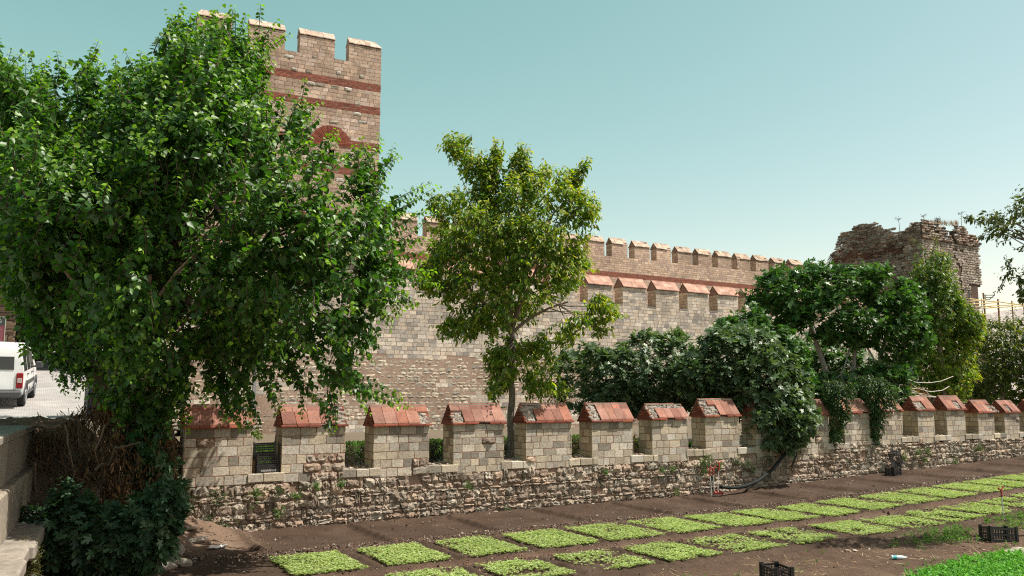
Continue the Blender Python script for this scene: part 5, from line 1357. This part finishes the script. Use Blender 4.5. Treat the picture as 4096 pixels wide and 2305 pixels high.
# stones lying about
def at_ground(u, v):
    d = ray(np.array([float(u)]), np.array([float(v)]))[0]; t = np.linspace(8, 60, 2600); Q = CAMP + d * t[:, None]
    k = np.argmax(Q[:, 2] < garden_z(Q[:, 0], Q[:, 1])); return Q[k]
for i, (u, v, s, c, lab) in enumerate([(790, 2168, .26, (.42, .37, .31), 'pale flat stone lying at the left end of the beds'), (700, 2010, .42, (.40, .34, .28), 'big pale boulder leaning at the left end of the low wall'), (760, 2120, .16, (.36, .30, .24), 'small stone between the boulder and the flat stone'),
        (660, 2270, .22, (.30, .26, .22), 'rubble stone under the fig, nearest the beds'), (600, 2295, .2, (.28, .24, .2), 'rubble stone at the bottom edge under the fig'), (700, 2210, .2, (.32, .28, .23), 'rubble stone upper right of the fig heap'), (640, 2225, .18, (.26, .22, .18), 'dark rubble stone in the middle of the fig heap'), (730, 2265, .17, (.3, .26, .21), 'rubble stone at the right of the fig heap'), (540, 2300, .2, (.27, .22, .18), 'rubble stone low under the fig leaves'),
        (3900, 1832, .42, (.46, .41, .36), 'pale broken block at the far right wall foot'), (3960, 1833, .28, (.46, .40, .35), 'smaller pale block at the far right wall foot'), (4060, 2218, .3, (.45, .38, .33), 'pale flat stone at the edge of the leafy crop'), (3390, 2210, .07, (.5, .33, .25), 'pinkish shard lying left of the bottle'), (3420, 2205, .05, (.5, .42, .36), 'pale shard beside the pinkish one'), (440, 1965, .3, (.30, .2, .14), 'brown stone sunk in the dead creeper'), (350, 1990, .3, (.26, .18, .13), 'darker brown stone left of the one sunk in the dead creeper')]):
    q = at_ground(u, v); boulder('rock', (q[0], q[1], q[2] + s * .2), s, c, lab, 900 + i, 'loose stones', squash=.32 if 'flat' in lab else .7)
q = at_ground(870, 2197); mb = MB(); r = np.random.default_rng(5)
gx, gy = np.meshgrid(np.linspace(-.2, .2, 9), np.linspace(-.08, .08, 6)); Vv = np.stack([gx + r.normal(0, .01, gx.shape), gy + r.normal(0, .01, gx.shape), .03 + r.uniform(0, .06, gx.shape)], -1).reshape(-1, 3) + q
mb.add(Vv, np.array([[a * 9 + b, a * 9 + b + 1, (a + 1) * 9 + b + 1, (a + 1) * 9 + b] for a in range(5) for b in range(8)])); tag(mb.build('paper_scrap', M['white_print']), 'crumpled white paper beside the pale flat stone', 'litter')

# dead branches and slack cables behind the far merlons
dbr = thing('dead_branches', 'heap of bleached dead branches with brown leaves behind the merlons', 'branches', tuple(onY(np.array([3650.]), np.array([1600.]), 23.)[0]))
mb, lv = MB(), MB()
for (u0, v0, u1, v1, w) in ((3570, 1590, 3790, 1588, .05), (3580, 1570, 3700, 1553, .03), (3585, 1565, 3610, 1540, .02), (3610, 1575, 3760, 1590, .03), (3640, 1560, 3690, 1580, .03), (3590, 1600, 3720, 1585, .05), (3600, 1580, 3650, 1550, .02), (3690, 1553, 3720, 1590, .02)):
    a, b = (onY(np.array([float(u)]), np.array([float(v)]), 23 + rng.uniform(-.2, .4))[0] for u, v in ((u0, v0), (u1, v1)))
    m = (a + b) / 2 + np.array([0, 0, rng.uniform(.02, .12)]); mb.tube([a, (a + m) / 2 + rng.normal(0, .03, 3), m, (b + m) / 2 + rng.normal(0, .03, 3), b], np.linspace(w, w * .5, 5), 6, (.42, .36, .30))
for u in np.arange(3575, 3790, 16.): 
    a = onY(np.array([u]), np.array([1592.]), 23.4)[0]; mb.tube([a, a + np.array([rng.normal(0, .2), 0, -.9]), (a[0], a[1], 1.5)], (.04, .04, .05), 5, (.25, .19, .15))
P = np.concatenate([onY(rng.uniform(3590, 3640, 40), rng.uniform(1540, 1585, 40), 23.3), onY(rng.uniform(3660, 3700, 14), rng.uniform(1555, 1580, 14), 23.3)])
leafy(lv, P, 'dry', 6, .13, .4, [(.22, .10, .04), (.28, .14, .06)], 77, None, -.3, .5, 1.2, None, .5)
part(mb, 'bough', M['bark'], dbr); part(lv, 'withered_leaves', M['dry'], dbr)
for i, (pts_, lab) in enumerate((([(3606, 1508), (3660, 1530), (3720, 1532), (3765, 1525), (3812, 1506)], 'upper slack pale cable in front of the far trees'), ([(3625, 1520), (3670, 1555), (3720, 1568), (3770, 1562), (3796, 1546)], 'lower slack pale cable in front of the far trees'))):
    pp = np.array([onY(np.array([float(u)]), np.array([float(v)]), 24.5)[0] for u, v in pts_]); f = np.linspace(0, 1, 16); tq = np.linspace(0, 1, 5)
    mb = MB(); mb.tube(np.stack([np.interp(f, tq, pp[:, k]) for k in range(3)], 1), .022, 5, (.5, .47, .42)); tag(mb.build('slack_cable', M['bark']), lab, 'cable', 'slack cables')

# scaffold and sheeting right of the ruin
scf = thing('scaffold', 'yellowish pipe scaffold right of the ruined tower', 'scaffold', tuple(onY(np.array([3934.]), np.array([1300.]), 46.)[0] * (1, 1, 0) + np.array([0, 0, 1.5])))
def at46(u, v, Y=46.): return onY(np.array([float(u)]), np.array([float(v)]), Y)[0]
M['rust'] = plain_mat('rusty pipe', None, .7, 0, .3, .25)
for (u, v0, w) in ((3876, 1165, .07), (3933, 1172, .09), (3991, 1197, .09), (4047, 1204, .07), (4095, 1222, .07), (3925, 1195, .04)):
    mb = MB(); a = at46(u, v0); mb.tube([(a[0], a[1], 1.4), a], w, 7, (.30, .17, .09) if u > 3900 else (.1, .12, .12)); part(mb, 'standard', M['rust'], scf)
for (u0, v0, u1, v1) in ((3876, 1196, 3991, 1208), (3876, 1206, 3940, 1200), (3876, 1217, 3991, 1210), (3991, 1206, 4047, 1214), (4047, 1214, 4140, 1228), (3900, 1227, 4140, 1214), (3933, 1222, 3991, 1232), (3933, 1233, 4047, 1226), (4047, 1228, 4140, 1222)):
    mb = MB(); mb.tube([at46(u0, v0, 45.8), at46((u0 + u1) / 2, (v0 + v1) / 2 + 1, 45.8), at46(u1, v1, 45.8)], .055, 6, (.52, .40, .18)); part(mb, 'ledger', M['rust'], scf)
mb = MB()
for (a, b) in (((3935, 1181), (3978, 1181)), ((3941, 1181), (3941, 1199)), ((3935, 1199), (3957, 1199)), ((3957, 1199), (3978, 1181)), ((3978, 1174), (3978, 1183)), ((3945, 1190), (3972, 1190))): mb.tube([at46(*a), at46(*b)], .045, 6, (.05, .07, .07))
part(mb, 'bracket_frame', M['rust'], scf)
sh = MB(); gu = np.linspace(3935, 4260, 14); V = []
for i, u in enumerate(gu):
    top = np.interp(u, [3935, 4000, 4096, 4260], [1256, 1246, 1232, 1215]) + 2 * math.sin(i * 1.7)
    a = at46(u, top, 58); b = at46(u, top, 52); V += [(a[0], a[1], a[2]), (b[0], b[1] - 1, 1.4)]
V = np.array(V); sh.add(V, np.array([[2 * i, 2 * i + 1, 2 * i + 3, 2 * i + 2] for i in range(13)]), (.42, .38, .36))
sh.box((V[0][0], 58.2, 1.4), (V[-2][0], 58.5, V[0][2] - .3), (.4, .36, .33))
tag(sh.build('tarpaulin', M['concrete']), 'grey sheeting slung below the scaffold at the right', 'tarpaulin')

# ---- the gate at the head of the road, its shade put into the dark stone colour
gt = thing('gatehouse', 'shade-darkened brown stone gatehouse at the head of the cobbled road', 'gatehouse', (-2, 46, 4.4))
PAL_G = [(.12, .078, .053), (.145, .098, .068), (.10, .063, .045), (.16, .112, .075), (.09, .056, .04)]  # browns darkened so the stone colour carries the gate's shade
gx1 = float(onY(np.array([63.]), np.array([1250.]), 45.)[0][0]); gx2 = float(onY(np.array([188.]), np.array([1300.]), 53.)[0][0])
mb = MB()
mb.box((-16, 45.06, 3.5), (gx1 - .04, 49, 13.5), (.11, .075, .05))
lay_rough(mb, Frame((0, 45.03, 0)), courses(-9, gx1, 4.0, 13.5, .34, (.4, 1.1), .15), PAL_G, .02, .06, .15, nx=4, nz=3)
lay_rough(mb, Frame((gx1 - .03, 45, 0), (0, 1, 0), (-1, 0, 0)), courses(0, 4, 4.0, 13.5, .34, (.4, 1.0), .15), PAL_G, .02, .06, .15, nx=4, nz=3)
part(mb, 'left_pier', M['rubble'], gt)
mb = MB()
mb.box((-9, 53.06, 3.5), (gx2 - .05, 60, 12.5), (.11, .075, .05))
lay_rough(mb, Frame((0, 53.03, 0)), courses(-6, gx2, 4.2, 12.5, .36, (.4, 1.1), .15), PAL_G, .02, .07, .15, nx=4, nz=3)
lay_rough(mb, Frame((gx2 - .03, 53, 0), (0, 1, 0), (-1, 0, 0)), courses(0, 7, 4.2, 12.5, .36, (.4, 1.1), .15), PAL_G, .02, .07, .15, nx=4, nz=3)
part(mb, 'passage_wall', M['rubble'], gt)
mb = MB()
mb.box((5.2, 45, 1.5), (7.0, 60, 13.5), (.13, .09, .065))  # unseen pier, added to keep the sun out of the passage
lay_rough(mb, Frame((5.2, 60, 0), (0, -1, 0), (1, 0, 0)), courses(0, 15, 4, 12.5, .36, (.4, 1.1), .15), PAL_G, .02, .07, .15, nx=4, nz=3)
part(mb, 'unseen_right_pier', M['rubble'], gt)
mb = MB()
for k in range(12):                                                        # barrel vault added unseen to darken the passage
    a0, a1 = math.pi * k / 12, math.pi * (k + 1) / 12
    cx_, rr0 = (gx2 + 5.2) / 2, (5.2 - gx2) / 2
    P8 = []
    for (yy) in (45.3, 59.8):
        P8 += [(cx_ + rr0 * math.cos(a0), yy, 9.5 + rr0 * math.sin(a0)), (cx_ + (rr0 + .8) * math.cos(a0), yy, 9.5 + (rr0 + .8) * math.sin(a0)), (cx_ + (rr0 + .8) * math.cos(a1), yy, 9.5 + (rr0 + .8) * math.sin(a1)), (cx_ + rr0 * math.cos(a1), yy, 9.5 + rr0 * math.sin(a1))]
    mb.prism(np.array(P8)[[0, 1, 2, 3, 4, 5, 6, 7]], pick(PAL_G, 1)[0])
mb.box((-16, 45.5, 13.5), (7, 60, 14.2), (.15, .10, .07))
part(mb, 'shade_vault', M['rubble'], gt)

# sunlit shop beyond the passage
sp = thing('shop_front', 'small sunlit shop front with blue shutter and red door seen through the gate', 'shop', (2, 92, 8.3))
z0 = float(road_z(92))
mb = MB(); mb.box((-3, 92, z0 - .3), (12, 97, z0 + 5), (.5, .46, .42)); part(mb, 'wall', M['concrete'], sp)
M['paint'] = plain_mat('painted metal', None, .5)
mb = MB(); mb.cbox((.7, 91.9, z0), (1.9, 91.99, z0 + 2.6), .02, (.16, .32, .40)); part(mb, 'shutter', M['paint'], sp)
mb = MB(); mb.cbox((2.3, 91.9, z0), (3.5, 91.99, z0 + 2.5), .02, (.40, .05, .05)); part(mb, 'door', M['paint'], sp)
mb = MB(); mb.cbox((.5, 91.0, z0 + 2.7), (6, 91.9, z0 + 2.85), .03, (.30, .08, .09)); part(mb, 'awning', M['paint'], sp)

# information board beside the gate
bd_ = onY(np.array([26.]), np.array([1268.]), 40.)[0]; zr = float(road_z(40))
ib = thing('information_board', 'tall maroon information board with dark heading standing before the gate', 'sign', (bd_[0] - .75, 40, zr), R(4))
M['maroon'] = plain_mat('maroon board', (.13, .018, .03), .5); M['dark_green'] = plain_mat('dark board heading', (.02, .028, .025), .5); M['frame_grey'] = plain_mat('board frame', (.33, .36, .28), .5)
hb = bd_[2] - zr
mb = MB(); mb.cbox((-.72, -.02, .35), (.72, .02, hb - .37), .004); box_part(mb, 'panel', 'maroon', ib)
mb = MB(); mb.cbox((-.72, -.021, hb - .365), (.72, .021, hb - .03), .004); box_part(mb, 'heading', 'dark_green', ib)
mb = MB()
for x_ in (-.745, .72): mb.cbox((x_, -.03, 0), (x_ + .025, .03, hb), .004)
mb.cbox((-.72, -.03, hb - .03), (.72, .03, hb), .004); box_part(mb, 'frame', 'frame_grey', ib)
text_mesh('KARA', .10, 'heading_text', M['white_print'], ib, (.42, -.026, hb - .10), (R(90), 0, 0))
text_mesh('SURLARI', .12, 'heading_text', M['white_print'], ib, (.36, -.026, hb - .21), (R(90), 0, 0))
M['pale_maroon'] = plain_mat('faint print', (.25, .09, .11), .6)
z = hb - .45
while z > .5:
    hh = rng.uniform(.12, .24); mb = MB(); q_ = z
    while q_ > z - hh: mb.box((-.66, -.0235, q_ - .012), (.66, -.0205, q_)); q_ -= .026
    box_part(mb, 'text_block', 'pale_maroon', ib); z -= hh + .05

# dark blue cabinet by the tree
cb = thing('metal_cabinet', 'dark blue metal cabinet half hidden by the big tree beside the road', 'cabinet', (1.72, 24.6, 2.95), R(4.7))
M['navy'] = plain_mat('navy paint', (.008, .014, .03), .45)
mb = MB(); mb.cbox((-.45, -.3, .08), (.45, .3, 1.75), .015); box_part(mb, 'body', 'navy', cb)
mb = MB(); mb.cbox((-.5, -.35, 1.75), (.5, .35, 1.81), .01); box_part(mb, 'roof', 'navy', cb)
mb = MB(); mb.cbox((-.41, -.315, .14), (.41, -.3, 1.68), .004); box_part(mb, 'door', 'navy', cb)
mb = MB(); mb.cbox((-.4, -.26, -.03), (.4, .26, .08), .01); box_part(mb, 'plinth', 'navy', cb)
for k, (yy, lab) in enumerate(((26.3, 'nearest iron bollard behind the blue cabinet'), (28.4, 'middle iron bollard behind the blue cabinet'), (30.6, 'farthest iron bollard behind the blue cabinet'))):
    b_ = thing('bollard', lab, 'bollard', (float(edgeX(yy)) + 2.55, yy, float(road_z(yy))), group='bollards along the road edge')
    mb = MB(); mb.tube([(0, 0, -.02), (0, 0, .06), (0, 0, .07), (0, 0, .9), (0, 0, .95), (0, 0, 1.0)], (.11, .11, .065, .06, .075, .02), 10); box_part(mb, 'post', 'navy', b_)

# ---- the white van
van = thing('white_van', 'white delivery van with a windowed side and dark grey bumper parked on the cobbles', 'van', (-1.02, 28.85, float(road_z(28.85)) + .0))
M['white_paint'] = plain_mat('white car paint', (.78, .79, .78), .22, spec=.6, var=.02)
M['car_glass'] = plain_mat('car glass', (.018, .022, .022), .06, spec=.9, var=.05)
M['grey_trim'] = plain_mat('grey trim', (.05, .052, .055), .6)
M['tyre'] = plain_mat('tyre rubber', (.014, .014, .014), .85)
M['rim'] = plain_mat('wheel rim', (.35, .36, .37), .35, .5)
M['lamp_red'] = plain_mat('tail lamp red', (.22, .008, .012), .15, spec=.8)
M['lamp_clear'] = plain_mat('tail lamp clear', (.45, .38, .34), .15, spec=.8)
# x forward from the rear axle, y left, z up
ST = [(-.80, 1.70, .70), (-.78, 1.78, .74), (-.70, 1.82, .77), (-.3, 1.86, .79), (.6, 1.88, .79), (1.5, 1.87, .78), (2.1, 1.80, .76), (2.45, 1.66, .74), (2.95, 1.25, .73), (3.1, 1.10, .72), (3.5, 1.02, .70), (3.62, .86, .66), (3.66, .6, .6)]
def van_section(x, zr_, wr):
    k = .0 if x < 3.3 else (x - 3.3) * .25
    belt = min(1.02, zr_ - .04)
    ww = wr if zr_ > 1.3 else .86 - k
    ws = lambda z: .885 - k - (max(0, z - .95) / .9) * .13
    zs_ = [.30, .40, .62, .90, belt, belt + (zr_ - belt) * .45, belt + (zr_ - belt) * .86, zr_ - .015, zr_]
    ys_ = [.80 - k, .865 - k, .885 - k, .885 - k, ws(belt), ws(zs_[5]), ws(zs_[6]) - .02, ws(zr_) - .13, 0]
    return [(x, -y, z) for y, z in zip(ys_, zs_)] + [(x, y, z) for y, z in list(zip(ys_, zs_))[-2::-1]]
secs = np.array([van_section(*q) for q in ST]); k = secs.shape[1]
mb = MB(); mb.add(secs.reshape(-1, 3), [np.array([[i * k + j, (i + 1) * k + j, (i + 1) * k + j + 1, i * k + j + 1] for i in range(len(ST) - 1) for j in range(k - 1)]), np.arange(k)[None], np.arange(k)[None, ::-1] + (len(ST) - 1) * k, ])
mb.add(np.concatenate([secs[:, 0], secs[:, -1]]), np.array([[i, i + 1, len(ST) + i + 1, len(ST) + i] for i in range(len(ST) - 1)]))
body = mb.build('body', M['white_paint'], van, True)
def shade_flat_by_angle(o):
    try: o.data.set_sharp_from_angle(angle=R(32))
    except Exception: pass
shade_flat_by_angle(body)
def sidey(z): return .885 - (max(0, z - .95) / .9) * .13
def side_panel(name, quad, mat, off=.006, both=True):
    for sg in ((-1, 1) if both else (-1,)):
        mb = MB(); n_ = len(quad)
        V = [(x, sg * (sidey(z) + off), z) for x, z in quad] + [(x, sg * (sidey(z) - .03), z) for x, z in quad]
        f = [np.array([list(range(n_))]) if sg < 0 else np.array([list(range(n_))[::-1]]), np.array([[i, n_ + i, n_ + (i + 1) % n_, (i + 1) % n_] for i in range(n_)])]
        mb.add(V, f); box_part(mb, name, mat, van)
side_panel('side_window', [(-.55, 1.06), (.28, 1.06), (.28, 1.66), (-.48, 1.64)], 'car_glass')
side_panel('side_window', [(.42, 1.06), (1.22, 1.06), (1.22, 1.67), (.42, 1.67)], 'car_glass')
side_panel('side_window', [(1.34, 1.06), (2.3, 1.06), (2.2, 1.3), (1.98, 1.62), (1.34, 1.66)], 'car_glass')
side_panel('door_gap', [(.33, .42), (.345, .42), (.345, 1.72), (.33, 1.72)], 'grey_trim', .002)
side_panel('door_gap', [(1.275, .42), (1.29, .42), (1.29, 1.72), (1.275, 1.72)], 'grey_trim', .002)
side_panel('rub_strip', [(.42, .62), (2.4, .62), (2.4, .74), (.42, .74)], 'grey_trim', .016)
side_panel('sill', [(.4, .30), (2.5, .30), (2.5, .36), (.4, .36)], 'grey_trim', .006)
for x_ in (.18, 1.42):
    for sg in (-1, 1):
        mb = MB(); mb.cbox((x_, sg * .905 - .022, .93), (x_ + .2, sg * .905 + .022, .97), .012); box_part(mb, 'door_handle', 'grey_trim', van)
# rear face
def rear(name, quad, mat, x0=-.806):
    mb = MB(); n_ = len(quad); V = [(x0 + .03 * max(0, z - 1.0), y, z) for y, z in quad] + [(x0 + .05, y, z) for y, z in quad]
    mb.add(V, [np.array([list(range(n_))[::-1]]), np.array([[i, (i + 1) % n_, n_ + (i + 1) % n_, n_ + i] for i in range(n_)])]); box_part(mb, name, mat, van)
rear('rear_window', [(-.63, 1.12), (.63, 1.12), (.62, 1.56), (.56, 1.62), (-.56, 1.62), (-.62, 1.56)], 'car_glass', -.815)
for sg in (-1, 1):
    mb = MB(); mb.cbox((-.835, min(sg * .70, sg * .875), .58), (-.68, max(sg * .70, sg * .875), 1.03), .02); box_part(mb, 'tail_light', 'lamp_red', van)
    mb = MB(); mb.cbox((-.842, min(sg * .73, sg * .85), .74), (-.8, max(sg * .73, sg * .85), .88), .008); box_part(mb, 'reversing_light', 'lamp_clear', van)
mb = MB(); mb.cbox((-.92, -.86, .30), (-.70, .86, .52), .05); box_part(mb, 'bumper', 'grey_trim', van)
mb = MB(); mb.cbox((3.5, -.8, .28), (3.76, .8, .55), .06); box_part(mb, 'bumper', 'grey_trim', van)
mb = MB(); mb.cbox((-.838, -.10, 1.0), (-.80, .12, 1.045), .012); box_part(mb, 'tailgate_handle', 'rim', van)
mb = MB(); mb.cbox((-.822, -.006, .5), (-.8, .006, 1.12), .002); mb.cbox((-.822, -.7, .535), (-.8, .7, .548), .002); box_part(mb, 'door_gap', 'grey_trim', van)
mb = MB(); mb.tube([(-.82, -.05, 1.2), (-.835, .25, 1.26)], .008, 5); box_part(mb, 'wiper', 'grey_trim', van)
mb = MB(); mb.tube([(2.0, -.1, 1.8), (1.75, -.1, 2.25)], (.008, .004), 5); box_part(mb, 'aerial', 'grey_trim', van)
for sg in (-1, 1):
    mb = MB(); mb.tube([(2.05, sg * .84, 1.08), (2.05, sg * .98, 1.10)], .03, 6); mb.cbox((1.98, min(sg * .94, sg * 1.14), 1.04), (2.12, max(sg * .94, sg * 1.14), 1.25), .03); box_part(mb, 'wing_mirror', 'grey_trim', van)
    for wx in (0, 2.91):
        mb = MB(); th = np.linspace(R(8), R(172), 12)
        for a, b in zip(th[:-1], th[1:]):
            P8 = []
            for yy in (sg * .91, sg * .8):
                P8 += [(wx + .36 * math.cos(a), yy, .32 + .36 * math.sin(a)), (wx + .45 * math.cos(a), yy, .32 + .45 * math.sin(a)), (wx + .45 * math.cos(b), yy, .32 + .45 * math.sin(b)), (wx + .36 * math.cos(b), yy, .32 + .36 * math.sin(b))]
            mb.prism(np.array(P8))
        box_part(mb, 'wheel_arch', 'grey_trim', van)
        mb = MB(); y0 = sg * .90; y1 = sg * .70
        mb.tube([(wx, y0, .32), (wx, y0 - sg * .03, .32), (wx, y1 + sg * .03, .32), (wx, y1, .32)], (.285, .32, .32, .285), 24); w_ = mb.build('wheel', M['tyre'], van, True); shade_flat_by_angle(w_)
        mb = MB(); mb.tube([(wx, y0 + sg * .004, .32), (wx, y0 - sg * .02, .32)], (.20, .21), 20)
        for q_ in range(6):
            a = q_ * math.pi / 3; mb.tube([(wx, y0 + sg * .012, .32), (wx + .17 * math.cos(a), y0 + sg * .012, .32 + .17 * math.sin(a))], .018, 4)
        box_part(mb, 'rim', 'rim', w_)
van.rotation_euler = Vector((rd[0], rd[1], .0)).to_track_quat('X', 'Z').to_euler()
van.rotation_euler = (0, -math.atan(.085) * .95, math.atan2(rd[1], rd[0]))
